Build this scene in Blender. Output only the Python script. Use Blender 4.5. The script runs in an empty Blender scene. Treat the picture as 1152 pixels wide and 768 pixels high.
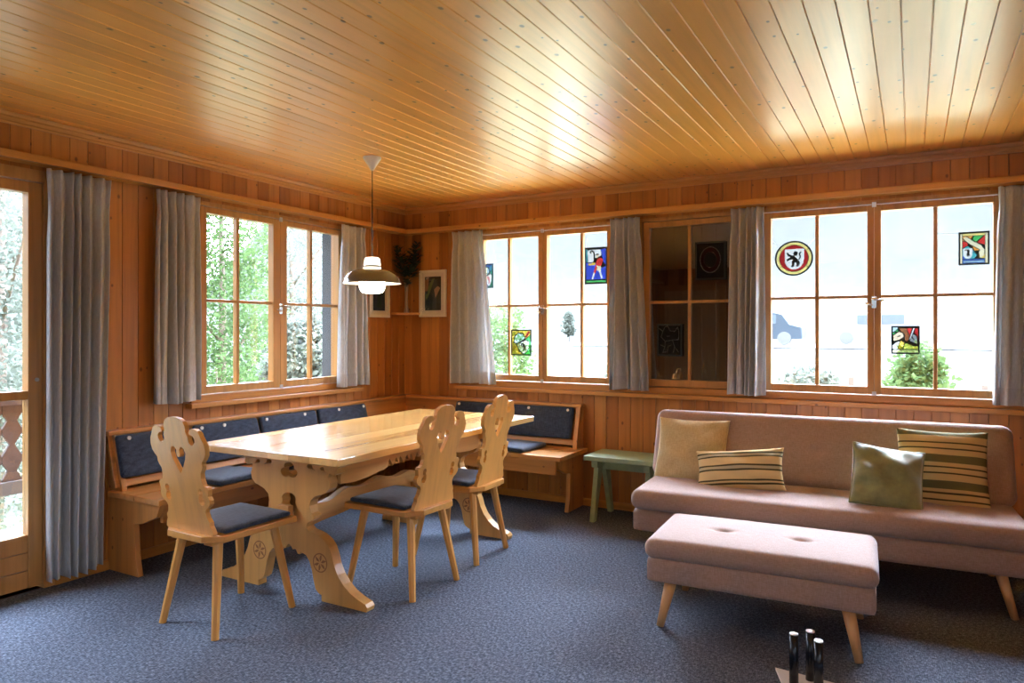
import bpy, bmesh, math, random
from mathutils import Vector, Matrix
from mathutils.geometry import tessellate_polygon
random.seed(7)
R = math.radians
col = bpy.context.scene.collection
sc = bpy.context.scene

# ------------------------------------------------------------------ camera
CX, CY, CZ = 3.9475, -5.0376, 1.33
YAW = R(29.45)
cam = bpy.data.objects.new('camera', bpy.data.cameras.new('camera'))
col.objects.link(cam)
cam.location = (CX, CY, CZ)
cam.rotation_euler = (R(90), 0, YAW)
cam.data.sensor_width = 36.0
cam.data.lens = 797.0 / 1152 * 36
cam.data.shift_y = -10.5 / 1152
cam.data.clip_start = 0.05
cam.data.clip_end = 500
sc.camera = cam

# ------------------------------------------------------------------ materials
def new_mat(name):
    m = bpy.data.materials.new(name); m.use_nodes = True
    nt = m.node_tree; nt.nodes.clear()
    out = nt.nodes.new('ShaderNodeOutputMaterial')
    return m, nt, out

def N(nt, kind, **kw):
    n = nt.nodes.new(kind)
    for k, v in kw.items():
        if k in n.inputs: n.inputs[k].default_value = v
        else: setattr(n, k, v)
    return n

def ramp(nt, stops, interp='LINEAR'):
    n = nt.nodes.new('ShaderNodeValToRGB'); cr = n.color_ramp
    cr.interpolation = interp
    while len(cr.elements) < len(stops): cr.elements.new(0.5)
    for e, (p, c) in zip(cr.elements, stops):
        e.position = p; e.color = (c[0], c[1], c[2], 1) if len(c) == 3 else c
    return n

def math_n(nt, op, a, b=None):
    n = nt.nodes.new('ShaderNodeMath'); n.operation = op
    for i, v in enumerate((a, b)):
        if v is None: continue
        if isinstance(v, (int, float)): n.inputs[i].default_value = v
        else: nt.links.new(v, n.inputs[i])
    return n.outputs[0]

def mix_col(nt, fac, a, b, mode='MIX'):
    n = nt.nodes.new('ShaderNodeMix'); n.data_type = 'RGBA'; n.blend_type = mode
    for idx, v in ((0, fac), (6, a), (7, b)):
        if isinstance(v, (int, float)): n.inputs[idx].default_value = v
        elif isinstance(v, tuple): n.inputs[idx].default_value = (*v, 1) if len(v) == 3 else v
        else: nt.links.new(v, n.inputs[idx])
    return n.outputs[2]

def wood(name, base, grain='z', plank=None, pitch=0.0965, offset=0.0, rough=0.35, coat=0.0, coat_rough=0.2, knots=1.0, var=0.25, spec=0.5, gs=1.0, tf=1.0, knot_col=(0.10, 0.035, 0.01)):
    """pine: stretched noise along the grain, per-board tint, scattered knots"""
    m, nt, out = new_mat(name); L = nt.links.new
    tc = N(nt, 'ShaderNodeTexCoord'); sep = N(nt, 'ShaderNodeSeparateXYZ'); L(tc.outputs['Object'], sep.inputs[0])
    ax = {'x': 0, 'y': 1, 'z': 2}
    gi = ax[grain]
    if plank:
        c = math_n(nt, 'DIVIDE', math_n(nt, 'SUBTRACT', sep.outputs[ax[plank]], offset), pitch)
        fl = math_n(nt, 'FLOOR', c)
        wn = N(nt, 'ShaderNodeTexWhiteNoise', noise_dimensions='1D'); L(fl, wn.inputs['W'])
        rnd = wn.outputs['Value']
    else:
        oi = N(nt, 'ShaderNodeObjectInfo'); rnd = oi.outputs['Random']
    shift = math_n(nt, 'MULTIPLY', rnd, 17.0)
    comb = N(nt, 'ShaderNodeCombineXYZ')
    for i in range(3):
        s = (1.1 if i == gi else 26.0) * gs
        v = math_n(nt, 'MULTIPLY', sep.outputs[i], s)
        L(math_n(nt, 'ADD', v, shift), comb.inputs[i])
    no = N(nt, 'ShaderNodeTexNoise', Scale=1.0, Detail=4.0, Roughness=0.55, Distortion=0.35); L(comb.outputs[0], no.inputs['Vector'])
    r1 = ramp(nt, [(0.28, tuple(v * (1 - var) for v in base)), (0.5, base), (0.75, tuple(min(1, v * (1 + var * .6)) for v in base))])
    L(no.outputs['Fac'], r1.inputs[0])
    # board to board tint
    tint = ramp(nt, [(0, (0.74, 0.66, 0.58)), (0.45, (.97, .96, .95)), (1, (1.16, 1.26, 1.35))]); L(rnd, tint.inputs[0])
    cc = mix_col(nt, tf if plank else 0.45, r1.outputs[0], tint.outputs[0], 'MULTIPLY')
    if knots > 0:
        kc = N(nt, 'ShaderNodeCombineXYZ')
        L(math_n(nt, 'ADD', math_n(nt, 'MULTIPLY', sep.outputs[gi], 6.0), shift), kc.inputs[0])
        others = [i for i in range(3) if i != gi]
        ac = sep.outputs[ax[plank]] if plank else math_n(nt, 'ADD', sep.outputs[others[0]], sep.outputs[others[1]])
        L(math_n(nt, 'ADD', math_n(nt, 'MULTIPLY', ac, 9.0), shift), kc.inputs[1])
        vo = N(nt, 'ShaderNodeTexVoronoi', Scale=1.0, Randomness=1.0, voronoi_dimensions='2D'); L(kc.outputs[0], vo.inputs['Vector'])
        sel = N(nt, 'ShaderNodeSeparateColor'); L(vo.outputs['Color'], sel.inputs[0])
        on = math_n(nt, 'LESS_THAN', sel.outputs[0], 0.34 * knots)
        sz = math_n(nt, 'MULTIPLY', sel.outputs[1], 0.065)
        sz = math_n(nt, 'ADD', sz, 0.045)
        rel = math_n(nt, 'DIVIDE', vo.outputs['Distance'], sz)
        kr = ramp(nt, [(0.0, (1, 1, 1)), (0.55, (0.85, 0.85, 0.85)), (0.75, (0.3, 0.3, 0.3)), (1.0, (0, 0, 0))]); L(rel, kr.inputs[0])
        km = math_n(nt, 'MULTIPLY', kr.outputs[0], on)
        km = math_n(nt, 'MULTIPLY', km, 0.85)
        cc = mix_col(nt, km, cc, knot_col)
    b = N(nt, 'ShaderNodeBsdfPrincipled', Roughness=rough)
    b.inputs['Specular IOR Level'].default_value = spec
    b.inputs['Coat Weight'].default_value = coat
    b.inputs['Coat Roughness'].default_value = coat_rough
    L(cc, b.inputs['Base Color'])
    bu = N(nt, 'ShaderNodeBump', Strength=0.12, Distance=0.002); L(no.outputs['Fac'], bu.inputs['Height']); L(bu.outputs[0], b.inputs['Normal'])
    L(b.outputs[0], out.inputs[0])
    return m

def plain(name, color, rough=0.5, metal=0.0, spec=0.5, noise=0.0, nscale=60.0, bump=0.0, coat=0.0, sheen=0.0):
    m, nt, out = new_mat(name); L = nt.links.new
    b = N(nt, 'ShaderNodeBsdfPrincipled', Roughness=rough, Metallic=metal)
    b.inputs['Base Color'].default_value = (*color, 1)
    b.inputs['Specular IOR Level'].default_value = spec
    b.inputs['Coat Weight'].default_value = coat
    b.inputs['Sheen Weight'].default_value = sheen
    if noise or bump:
        tc = N(nt, 'ShaderNodeTexCoord')
        no = N(nt, 'ShaderNodeTexNoise', Scale=nscale, Detail=5.0, Roughness=0.65); L(tc.outputs['Object'], no.inputs['Vector'])
        if noise:
            r1 = ramp(nt, [(0.3, tuple(v * (1 - noise) for v in color)), (0.7, tuple(min(1, v * (1 + noise)) for v in color))])
            L(no.outputs['Fac'], r1.inputs[0]); L(r1.outputs[0], b.inputs['Base Color'])
        if bump:
            bu = N(nt, 'ShaderNodeBump', Strength=bump, Distance=0.004); L(no.outputs['Fac'], bu.inputs['Height']); L(bu.outputs[0], b.inputs['Normal'])
    L(b.outputs[0], out.inputs[0])
    return m

def weave(name, c1, c2, scale=260.0, rough=0.9, bump=0.35, aniso=(1, 1, 1), sheen=0.25):
    """woven cloth: two crossing fine noises between two yarn colours"""
    m, nt, out = new_mat(name); L = nt.links.new
    tc = N(nt, 'ShaderNodeTexCoord')
    facs = []
    for v in ((1, 0.12, 0.12), (0.12, 1, 1)):
        mp = N(nt, 'ShaderNodeMapping'); mp.inputs['Scale'].default_value = tuple(v[i] * aniso[i] for i in range(3))
        L(tc.outputs['Object'], mp.inputs['Vector'])
        no = N(nt, 'ShaderNodeTexNoise', Scale=scale, Detail=2.0); L(mp.outputs[0], no.inputs['Vector']); facs.append(no.outputs['Fac'])
    f = math_n(nt, 'MULTIPLY', math_n(nt, 'ADD', facs[0], facs[1]), 0.5)
    r1 = ramp(nt, [(0.38, c1), (0.62, c2)]); L(f, r1.inputs[0])
    b = N(nt, 'ShaderNodeBsdfPrincipled', Roughness=rough); b.inputs['Specular IOR Level'].default_value = 0.15
    b.inputs['Sheen Weight'].default_value = sheen
    L(r1.outputs[0], b.inputs['Base Color'])
    bu = N(nt, 'ShaderNodeBump', Strength=bump, Distance=0.003); L(f, bu.inputs['Height']); L(bu.outputs[0], b.inputs['Normal'])
    L(b.outputs[0], out.inputs[0])
    return m

def carpet_mat():
    m, nt, out = new_mat('carpet'); L = nt.links.new
    tc = N(nt, 'ShaderNodeTexCoord')
    fs = []
    for sx, sy, s in ((1, 0.2, 260), (0.2, 1, 260), (1, 1, 75)):
        mp = N(nt, 'ShaderNodeMapping'); mp.inputs['Scale'].default_value = (sx, sy, 1); mp.inputs['Rotation'].default_value = (0, 0, R(6))
        L(tc.outputs['Object'], mp.inputs['Vector'])
        no = N(nt, 'ShaderNodeTexNoise', Scale=s, Detail=2.0, Roughness=0.6); L(mp.outputs[0], no.inputs['Vector']); fs.append(no.outputs['Fac'])
    f = math_n(nt, 'ADD', math_n(nt, 'ADD', math_n(nt, 'MULTIPLY', fs[0], .35), math_n(nt, 'MULTIPLY', fs[1], .35)), math_n(nt, 'MULTIPLY', fs[2], .30))
    r1 = ramp(nt, [(0.37, CARPET[0]), (0.5, CARPET[1]), (0.63, CARPET[2])]); L(f, r1.inputs[0])
    b = N(nt, 'ShaderNodeBsdfPrincipled', Roughness=1.0); b.inputs['Specular IOR Level'].default_value = 0.05
    L(r1.outputs[0], b.inputs['Base Color'])
    bu = N(nt, 'ShaderNodeBump', Strength=0.6, Distance=0.006); L(f, bu.inputs['Height']); L(bu.outputs[0], b.inputs['Normal'])
    L(b.outputs[0], out.inputs[0])
    return m

def cloth_translucent(name, color, trans=0.3):
    m, nt, out = new_mat(name); L = nt.links.new
    tc = N(nt, 'ShaderNodeTexCoord')
    mp = N(nt, 'ShaderNodeMapping'); mp.inputs['Scale'].default_value = (1, 1, 0.15); L(tc.outputs['Object'], mp.inputs['Vector'])
    no = N(nt, 'ShaderNodeTexNoise', Scale=240.0, Detail=2.0); L(mp.outputs[0], no.inputs['Vector'])
    r1 = ramp(nt, [(0.3, tuple(v * .86 for v in color)), (0.7, tuple(v * 1.1 for v in color))]); L(no.outputs['Fac'], r1.inputs[0])
    d = N(nt, 'ShaderNodeBsdfDiffuse', Roughness=0.6); t = N(nt, 'ShaderNodeBsdfTranslucent')
    L(r1.outputs[0], d.inputs[0]); L(r1.outputs[0], t.inputs[0])
    g = N(nt, 'ShaderNodeBsdfGlossy', Roughness=0.42); g.inputs[0].default_value = (.8, .8, .85, 1)
    mx = N(nt, 'ShaderNodeMixShader', Fac=trans); L(d.outputs[0], mx.inputs[1]); L(t.outputs[0], mx.inputs[2])
    m2 = N(nt, 'ShaderNodeMixShader', Fac=0.16); L(mx.outputs[0], m2.inputs[1]); L(g.outputs[0], m2.inputs[2])
    L(m2.outputs[0], out.inputs[0])
    return m

def glass_pane(name, tint=(1, 1, 1), base=.045):
    m, nt, out = new_mat(name); L = nt.links.new
    t = N(nt, 'ShaderNodeBsdfTransparent'); t.inputs[0].default_value = (*tint, 1)
    g = N(nt, 'ShaderNodeBsdfGlossy', Roughness=0.02)
    lw = N(nt, 'ShaderNodeLayerWeight', Blend=0.5)       # Schlick: 0.04 + 0.96 (1-cos)^5
    fr = math_n(nt, 'ADD', math_n(nt, 'MULTIPLY', math_n(nt, 'POWER', lw.outputs['Facing'], 5.0), 1 - base), base)
    mx = N(nt, 'ShaderNodeMixShader'); L(fr, mx.inputs[0]); L(t.outputs[0], mx.inputs[1]); L(g.outputs[0], mx.inputs[2])
    L(mx.outputs[0], out.inputs[0])
    return m

_sg = {}
def stained(name, c):
    if name in _sg: return _sg[name]
    m, nt, out = new_mat('stained_' + name); L = nt.links.new
    t = N(nt, 'ShaderNodeBsdfTransparent'); t.inputs[0].default_value = (*c, 1)
    g = N(nt, 'ShaderNodeBsdfPrincipled', Roughness=0.25); g.inputs['Base Color'].default_value = (c[0] * .6, c[1] * .6, c[2] * .6, 1)
    mx = N(nt, 'ShaderNodeMixShader', Fac=0.22); L(t.outputs[0], mx.inputs[1]); L(g.outputs[0], mx.inputs[2])
    L(mx.outputs[0], out.inputs[0]); _sg[name] = m
    return m

def emit(name, c, s):
    m, nt, out = new_mat(name)
    e = N(nt, 'ShaderNodeEmission', Strength=s); e.inputs[0].default_value = (*c, 1)
    nt.links.new(e.outputs[0], out.inputs[0]); return m

def stripes(name, stops, along='y', lo=-0.5, hi=0.5):
    m, nt, out = new_mat(name); L = nt.links.new
    tc = N(nt, 'ShaderNodeTexCoord'); sep = N(nt, 'ShaderNodeSeparateXYZ'); L(tc.outputs['Object'], sep.inputs[0])
    v = sep.outputs[{'x': 0, 'y': 1, 'z': 2}[along]]
    f = math_n(nt, 'DIVIDE', math_n(nt, 'SUBTRACT', v, lo), hi - lo)
    r1 = ramp(nt, stops, 'CONSTANT'); L(f, r1.inputs[0])
    no = N(nt, 'ShaderNodeTexNoise', Scale=300.0, Detail=2.0); L(tc.outputs['Object'], no.inputs['Vector'])
    b = N(nt, 'ShaderNodeBsdfPrincipled', Roughness=0.9); b.inputs['Specular IOR Level'].default_value = 0.1
    L(r1.outputs[0], b.inputs['Base Color'])
    bu = N(nt, 'ShaderNodeBump', Strength=0.3, Distance=0.002); L(no.outputs['Fac'], bu.inputs['Height']); L(bu.outputs[0], b.inputs['Normal'])
    L(b.outputs[0], out.inputs[0]); return m

CARPET = ((0.030, 0.033, 0.038), (0.092, 0.108, 0.140), (0.24, 0.27, 0.33))
M = {}
M['wall_l'] = wood('pine_wall_left', (0.46, 0.180, 0.036), 'z', 'y', 0.0965, 0.0, rough=0.38, knots=0.9, coat=0.15)
M['wall_b'] = wood('pine_wall_back', (0.46, 0.180, 0.036), 'z', 'x', 0.0965, 0.0, rough=0.38, knots=0.9, coat=0.15)
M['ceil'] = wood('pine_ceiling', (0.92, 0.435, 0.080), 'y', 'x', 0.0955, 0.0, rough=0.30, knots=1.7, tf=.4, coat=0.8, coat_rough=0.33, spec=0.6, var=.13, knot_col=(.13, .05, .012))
M['trim_x'] = wood('pine_trim_x', (0.54, 0.25, 0.058), 'x', rough=0.35, knots=0.15, coat=0.2)
M['trim_y'] = wood('pine_trim_y', (0.54, 0.25, 0.058), 'y', rough=0.35, knots=0.15, coat=0.2)
M['frame_z'] = wood('window_pine', (0.50, 0.255, 0.075), 'z', rough=0.35, knots=0.0, coat=0.2)
M['bench_y'] = wood('bench_pine_y', (0.54, 0.24, 0.062), 'y', rough=0.35, knots=0.5, coat=0.15)
M['bench_x'] = wood('bench_pine_x', (0.54, 0.24, 0.062), 'x', rough=0.35, knots=0.5, coat=0.15)
M['bench_z'] = wood('bench_pine_z', (0.54, 0.24, 0.062), 'z', rough=0.35, knots=0.5, coat=0.15)
M['table_top'] = wood('table_top_pine', (0.82, 0.50, 0.17), 'y', 'x', 0.14, 0.03, rough=0.22, knots=0.0, coat=0.6, coat_rough=0.12, var=0.12)
M['table_x'] = wood('table_ash', (0.70, 0.385, 0.115), 'z', rough=0.38, knots=0.0, var=0.14)
M['table_y'] = wood('table_ash_y', (0.66, 0.34, 0.105), 'y', rough=0.38, knots=0.0, var=0.16)
M['chair_z'] = wood('chair_ash', (0.68, 0.335, 0.080), 'z', rough=0.36, knots=0.0, var=0.15, coat=0.1)
M['chair_y'] = wood('chair_ash_seat', (0.68, 0.33, 0.078), 'y', rough=0.36, knots=0.0, var=0.15, coat=0.1)
M['leg_wood'] = wood('beech_leg', (0.72, 0.40, 0.17), 'z', rough=0.4, knots=0.0, var=0.12)
M['carve'] = plain('carving_dark_wood', (0.30, 0.13, 0.045), 0.7, noise=0.2)  # darker tone stands for the carved depth; the pieces lie flat
M['carpet'] = carpet_mat()
M['navy'] = weave('navy_wool', (0.018, 0.026, 0.044), (0.055, 0.072, 0.11), 220)
M['sofa'] = weave('mauve_sofa_weave', (0.335, 0.222, 0.170), (0.44, 0.310, 0.258), 420, bump=.2)
M['green_paint'] = plain('sage_paint', (0.30, 0.38, 0.20), 0.5, noise=0.12, nscale=25)
M['velvet'] = plain('green_velvet', (0.24, 0.27, 0.11), 0.65, noise=0.35, nscale=9, bump=0.15, sheen=1.0)
M['beige'] = weave('beige_linen', (0.50, 0.38, 0.18), (0.62, 0.50, 0.27), 300)
M['curtain'] = cloth_translucent('grey_curtain', (0.76, 0.78, 0.79), 0.38)
M['hem'] = cloth_translucent('grey_curtain_hem', (0.68, 0.70, 0.72), 0.16)
M['pane'] = glass_pane('window_glass')
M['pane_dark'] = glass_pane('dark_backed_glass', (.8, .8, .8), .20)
M['lead'] = plain('lead_came', (0.03, 0.035, 0.03), 0.4, metal=0.6)
M['silver'] = plain('bare_solder', (0.09, 0.085, 0.07), 0.45, metal=0.6)
M['chrome'] = plain('chrome', (0.85, 0.86, 0.88), 0.08, metal=1.0)
M['steel'] = plain('steel', (0.6, 0.6, 0.6), 0.3, metal=1.0)
M['white'] = plain('white_plastic', (0.85, 0.84, 0.80), 0.35)
M['white_paint'] = plain('white_frame_paint', (0.78, 0.74, 0.64), 0.5)
M['black'] = plain('black_plastic', (0.008, 0.008, 0.010), 0.25)
M['lamp_grey'] = plain('lamp_lacquer', (0.16, 0.165, 0.14), 0.25, coat=0.5)
M['lamp_in'] = plain('lamp_inner_white', (0.9, 0.88, 0.82), 0.5)
M['glow'] = emit('lamp_glow', (1.0, 0.86, 0.66), 14.0)
M['glow2'] = emit('lamp_cap_glow', (1.0, 0.84, 0.64), 2.4)
M['shutter'] = plain('dark_shutter', (0.035, 0.03, 0.025), 0.8, noise=0.2)

# ------------------------------------------------------------------ mesh builder
class MB:
    def __init__(s): s.v = []; s.f = []; s.sm = []
    def add(s, vs, fs, smooth=False, T=None):
        o = len(s.v)
        for p in vs:
            p = Vector(p); s.v.append(T @ p if T else p)
        for f in fs: s.f.append([i + o for i in f]); s.sm.append(smooth)
        return s
    def box(s, x0, x1, y0, y1, z0, z1, T=None):
        x0, x1 = sorted((x0, x1)); y0, y1 = sorted((y0, y1)); z0, z1 = sorted((z0, z1))
        vs = [(x, y, z) for z in (z0, z1) for y in (y0, y1) for x in (x0, x1)]
        return s.add(vs, [(0, 2, 3, 1), (4, 5, 7, 6), (0, 1, 5, 4), (2, 6, 7, 3), (0, 4, 6, 2), (1, 3, 7, 5)], False, T)
    def tube(s, pts, rad, n=10, caps=True, smooth=True, T=None):
        pts = [Vector(p) for p in pts]
        if not isinstance(rad, (list, tuple)): rad = [rad] * len(pts)
        vs = []; fs = []
        up = Vector((0, 0, 1))
        for i, p in enumerate(pts):
            d = (pts[min(i + 1, len(pts) - 1)] - pts[max(i - 1, 0)]).normalized()
            a = d.cross(up) if abs(d.dot(up)) < 0.98 else d.cross(Vector((1, 0, 0)))
            a.normalize(); b = d.cross(a).normalized()
            for k in range(n):
                t = 2 * math.pi * (k + .5) / n
                vs.append(p + (a * math.cos(t) + b * math.sin(t)) * rad[i])
        for i in range(len(pts) - 1):
            for k in range(n):
                k2 = (k + 1) % n
                fs.append((i * n + k, i * n + k2, (i + 1) * n + k2, (i + 1) * n + k))
        s.add(vs, fs, smooth, T)
        if caps:
            o = len(s.v) - len(vs)
            s.f.append([o + k for k in range(n)][::-1]); s.sm.append(False)
            s.f.append([o + (len(pts) - 1) * n + k for k in range(n)]); s.sm.append(False)
        return s
    def bar(s, p0, p1, w0, w1=None, T=None):      # square section tapered bar
        w1 = w1 or w0
        return s.tube([p0, p1], [w0 * .7071, w1 * .7071], n=4, smooth=False, T=T)
    def lathe(s, prof, n=40, c=(0, 0, 0), smooth=True, T=None):
        vs = []; fs = []; c = Vector(c)
        for r, z in prof:
            for k in range(n):
                t = 2 * math.pi * k / n
                vs.append(c + Vector((r * math.cos(t), r * math.sin(t), z)))
        for i in range(len(prof) - 1):
            for k in range(n):
                k2 = (k + 1) % n
                fs.append((i * n + k, i * n + k2, (i + 1) * n + k2, (i + 1) * n + k))
        return s.add(vs, fs, smooth, T)
    def poly(s, outer, holes=(), t0=0.0, t1=0.01, T=None):
        """flat outline with holes in local XY, thickness along Z"""
        loops = [[Vector((x, y, 0)) for x, y in lp] for lp in [outer, *holes]]
        tris = tessellate_polygon(loops)
        flat = [p for lp in loops for p in lp]; n = len(flat)
        vs = [(p.x, p.y, t0) for p in flat] + [(p.x, p.y, t1) for p in flat]
        fs = []
        for t in tris:
            a, b, c = (flat[i] for i in t)
            if (b - a).cross(c - a).z < 0: t = (t[0], t[2], t[1])
            fs.append((t[0] + n, t[1] + n, t[2] + n)); fs.append((t[0], t[2], t[1]))
        o = 0
        for li, lp in enumerate(loops):
            m = len(lp)
            area = sum(lp[i].x * lp[(i + 1) % m].y - lp[(i + 1) % m].x * lp[i].y for i in range(m))
            for i in range(m):
                j = (i + 1) % m
                q = (o + i, o + j, n + o + j, n + o + i)
                if (area < 0) != (li > 0): q = q[::-1]
                fs.append(q)
            o += m
        return s.add(vs, fs, False, T)
    def rbox(s, c, size, r, n=(16, 10, 6), dimples=(), bulge=0.0, T=None, sag=None):
        sx, sy, sz = (v / 2 for v in size); nx, ny, nz = n
        idx = {}; vs = []; fs = []
        def vid(i, j, k):
            key = (i, j, k)
            if key in idx: return idx[key]
            def cl(a, nn):   # concentrate rows near the edges
                u = a / nn * 2 - 1
                return math.sin(u * math.pi / 2) * .35 + u * .65
            p = Vector((cl(i, nx) * sx, cl(j, ny) * sy, cl(k, nz) * sz))
            q = Vector((max(-sx + r, min(sx - r, p.x)), max(-sy + r, min(sy - r, p.y)), max(-sz + r, min(sz - r, p.z))))
            d = p - q
            if d.length > 1e-9:
                # map the cube corner region to a rounded one
                p = q + d.normalized() * min(r, max(abs(d.x), abs(d.y), abs(d.z)))
            u, v = p.x / sx, p.y / sy
            if bulge: p.z += bulge * (1 - u ** 4) * (1 - v ** 4) * (1 if k * 2 >= nz else 0)
            if k == nz:
                for dx, dy, dep, rad in dimples:
                    e = math.hypot((p.x - dx) / rad[0], (p.y - dy) / rad[1])
                    p.z -= dep * math.exp(-e * e * 2.2) + dep * .45 * math.exp(-abs(p.y - dy) / .012 - (abs(p.x - dx) / (rad[0] * .9)) ** 2)
            if sag: p = sag(p)
            idx[key] = len(vs); vs.append(Vector(c) + p); return idx[key]
        for i in range(nx):
            for j in range(ny):
                fs.append((vid(i, j, nz), vid(i + 1, j, nz), vid(i + 1, j + 1, nz), vid(i, j + 1, nz)))
                fs.append((vid(i, j, 0), vid(i, j + 1, 0), vid(i + 1, j + 1, 0), vid(i + 1, j, 0)))
        for i in range(nx):
            for k in range(nz):
                fs.append((vid(i, 0, k), vid(i + 1, 0, k), vid(i + 1, 0, k + 1), vid(i, 0, k + 1)))
                fs.append((vid(i, ny, k), vid(i, ny, k + 1), vid(i + 1, ny, k + 1), vid(i + 1, ny, k)))
        for j in range(ny):
            for k in range(nz):
                fs.append((vid(0, j, k), vid(0, j, k + 1), vid(0, j + 1, k + 1), vid(0, j + 1, k)))
                fs.append((vid(nx, j, k), vid(nx, j + 1, k), vid(nx, j + 1, k + 1), vid(nx, j, k + 1)))
        return s.add(vs, fs, True, T)

def props(o, label=None, cat=None, group=None, kind=None):
    if label: o['label'] = label
    if cat: o['category'] = cat
    if group: o['group'] = group
    if kind: o['kind'] = kind
    return o

def build(name, mb, mat, parent=None, bevel=0.0, seg=2, local=False, recentre=True, solid=0.0, label=None):
    """link the collected shapes as ONE mesh object; vertices are in world space unless local"""
    vs = mb.v
    loc = Vector((0, 0, 0))
    if parent is not None and not local:
        off = Vector(parent.location) if parent.parent is None else Vector(parent.parent.location)
        vs = [v - off for v in vs]
    elif parent is None and recentre and not local:
        lo = [min(v[i] for v in vs) for i in range(3)]; hi = [max(v[i] for v in vs) for i in range(3)]
        loc = Vector(((lo[0] + hi[0]) / 2, (lo[1] + hi[1]) / 2, lo[2]))
        vs = [v - loc for v in vs]
    me = bpy.data.meshes.new(name)
    me.from_pydata([tuple(v) for v in vs], [], mb.f)
    me.polygons.foreach_set('use_smooth', mb.sm)
    me.update()
    me.materials.append(mat)
    o = bpy.data.objects.new(name, me); col.objects.link(o); o.location = loc
    if parent is not None: o.parent = parent
    if solid:
        md = o.modifiers.new('solid', 'SOLIDIFY'); md.thickness = solid; md.offset = 0
    if bevel:
        md = o.modifiers.new('bevel', 'BEVEL'); md.width = bevel; md.segments = seg; md.limit_method = 'ANGLE'; md.angle_limit = R(40)
    if label: o['label'] = label
    return o

def empty(name, loc, rz=0.0, **kw):
    o = bpy.data.objects.new(name, None); col.objects.link(o); o.location = loc; o.rotation_euler = (0, 0, rz)
    o.empty_display_size = 0.05
    return props(o, **kw)

def struct(name, mb, mat, parent=None, **kw):
    o = build(name, mb, mat, parent, recentre=False, **kw)
    if parent is None: o['kind'] = 'structure'
    return o

def copy_tree(o, parent=None):
    c = o.copy(); col.objects.link(c)
    if parent is not None: c.parent = parent
    for ch in list(o.children): copy_tree(ch, c)
    return c

def TL(a, d, z): return Vector((d, a, z))     # left wall: along = y, depth into room = x
def TB(a, d, z): return Vector((a, -d, z))    # back wall: along = x, depth into room = -y
def wbox(mb, T, a0, a1, d0, d1, z0, z1):
    p = T(a0, d0, z0); q = T(a1, d1, z1)
    mb.box(p.x, q.x, p.y, q.y, p.z, q.z)

# ------------------------------------------------------------------ room shell
ZC = 2.43
XR, YF = 5.9, -7.2
def planks(mb, T, a0, a1, pitch, openings, z0=0.0, z1=ZC, th=0.014):
    k0 = math.floor(a0 / pitch + 1e-6); k1 = math.ceil(a1 / pitch - 1e-6)
    for k in range(k0, k1):
        p0, p1 = max(a0, k * pitch), min(a1, (k + 1) * pitch)
        cuts = sorted({p0, p1, *[c for o in openings for c in o[:2] if p0 < c < p1]})
        for s0, s1 in zip(cuts, cuts[1:]):
            mid = (s0 + s1) / 2
            ops = sorted([(o[2], o[3]) for o in openings if o[0] <= mid <= o[1]])
            z = z0; spans = []
            for lo, hi in ops:
                if lo > z: spans.append((z, lo))
                z = max(z, hi)
            if z < z1: spans.append((z, z1))
            g0 = 0.0012 if abs(s0 - k * pitch) < 1e-6 else 0
            g1 = 0.0012 if abs(s1 - (k + 1) * pitch) < 1e-6 else 0
            c0, c1 = (0.0022 if g0 else 0), (0.0022 if g1 else 0)
            for lo, hi in spans:
                # board with chamfered tongue edges
                prof = [(s0 + g0, -0.004), (s0 + g0, th - c0), (s0 + g0 + c0, th), (s1 - g1 - c1, th), (s1 - g1, th - c1), (s1 - g1, -0.004)]
                vs = [T(a, d, z) for z in (lo, hi) for a, d in prof]
                n = len(prof)
                fs = [(i, (i + 1) % n, n + (i + 1) % n, n + i) for i in range(n)] + [tuple(range(n))[::-1], tuple(range(n, 2 * n))]
                mb.add(vs, fs)
def slab(mb, T, a0, a1, z0, z1, openings, d0=-0.13, d1=-0.002):
    cuts = sorted({a0, a1, *[c for o in openings for c in o[:2] if a0 < c < a1]})
    for s0, s1 in zip(cuts, cuts[1:]):
        mid = (s0 + s1) / 2; z = z0
        for lo, hi in sorted([(o[2], o[3]) for o in openings if o[0] <= mid <= o[1]]):
            if lo > z: wbox(mb, T, s0, s1, d0, d1, z, lo)
            z = max(z, hi)
        if z < z1: wbox(mb, T, s0, s1, d0, d1, z, z1)

W1 = (-2.13, -0.745, 0.925, 2.165)       # left wall window outer
D1 = (-4.02, -2.975, 0.0, 2.165)         # glazed balcony door
W2 = (0.745, 2.02, 0.925, 2.165)
W3 = (2.19, 2.93, 0.925, 2.165)
W4 = (3.04, 4.44, 0.925, 2.165)
mb = MB(); slab(mb, TL, YF, 0.13, -0.12, ZC + .1, [W1, D1]); planks(mb, TL, YF, 0.0, 0.0965, [W1, D1])
struct('wall_left', mb, M['wall_l'])
mb = MB(); slab(mb, TB, -0.13, XR + .13, -0.12, ZC + .1, [W2, W3, W4]); planks(mb, TB, 0.0, XR, 0.0965, [W2, W3, W4])
struct('wall_back', mb, M['wall_b'])
RW = (-5.6, -4.2, 0.9, 2.1)
TR = lambda a, d, z: Vector((XR - d, a, z))
mb = MB(); slab(mb, TR, YF, 0.0, -0.12, ZC + .1, [RW]); planks(mb, TR, YF, 0.0, 0.0965, [RW])
struct('wall_right', mb, M['wall_l'])
FW = (2.6, 4.6, 0.9, 2.1)
TF = lambda a, d, z: Vector((a, YF + d, z))
mb = MB(); slab(mb, TF, -0.13, XR + .13, -0.12, ZC + .1, [FW]); planks(mb, TF, 0.0, XR, 0.0965, [FW])
struct('wall_front', mb, M['wall_b'])
mb = MB(); mb.box(-.13, XR + .13, YF - .13, .13, -0.12, 0.0); struct('floor', mb, M['carpet'])
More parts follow.
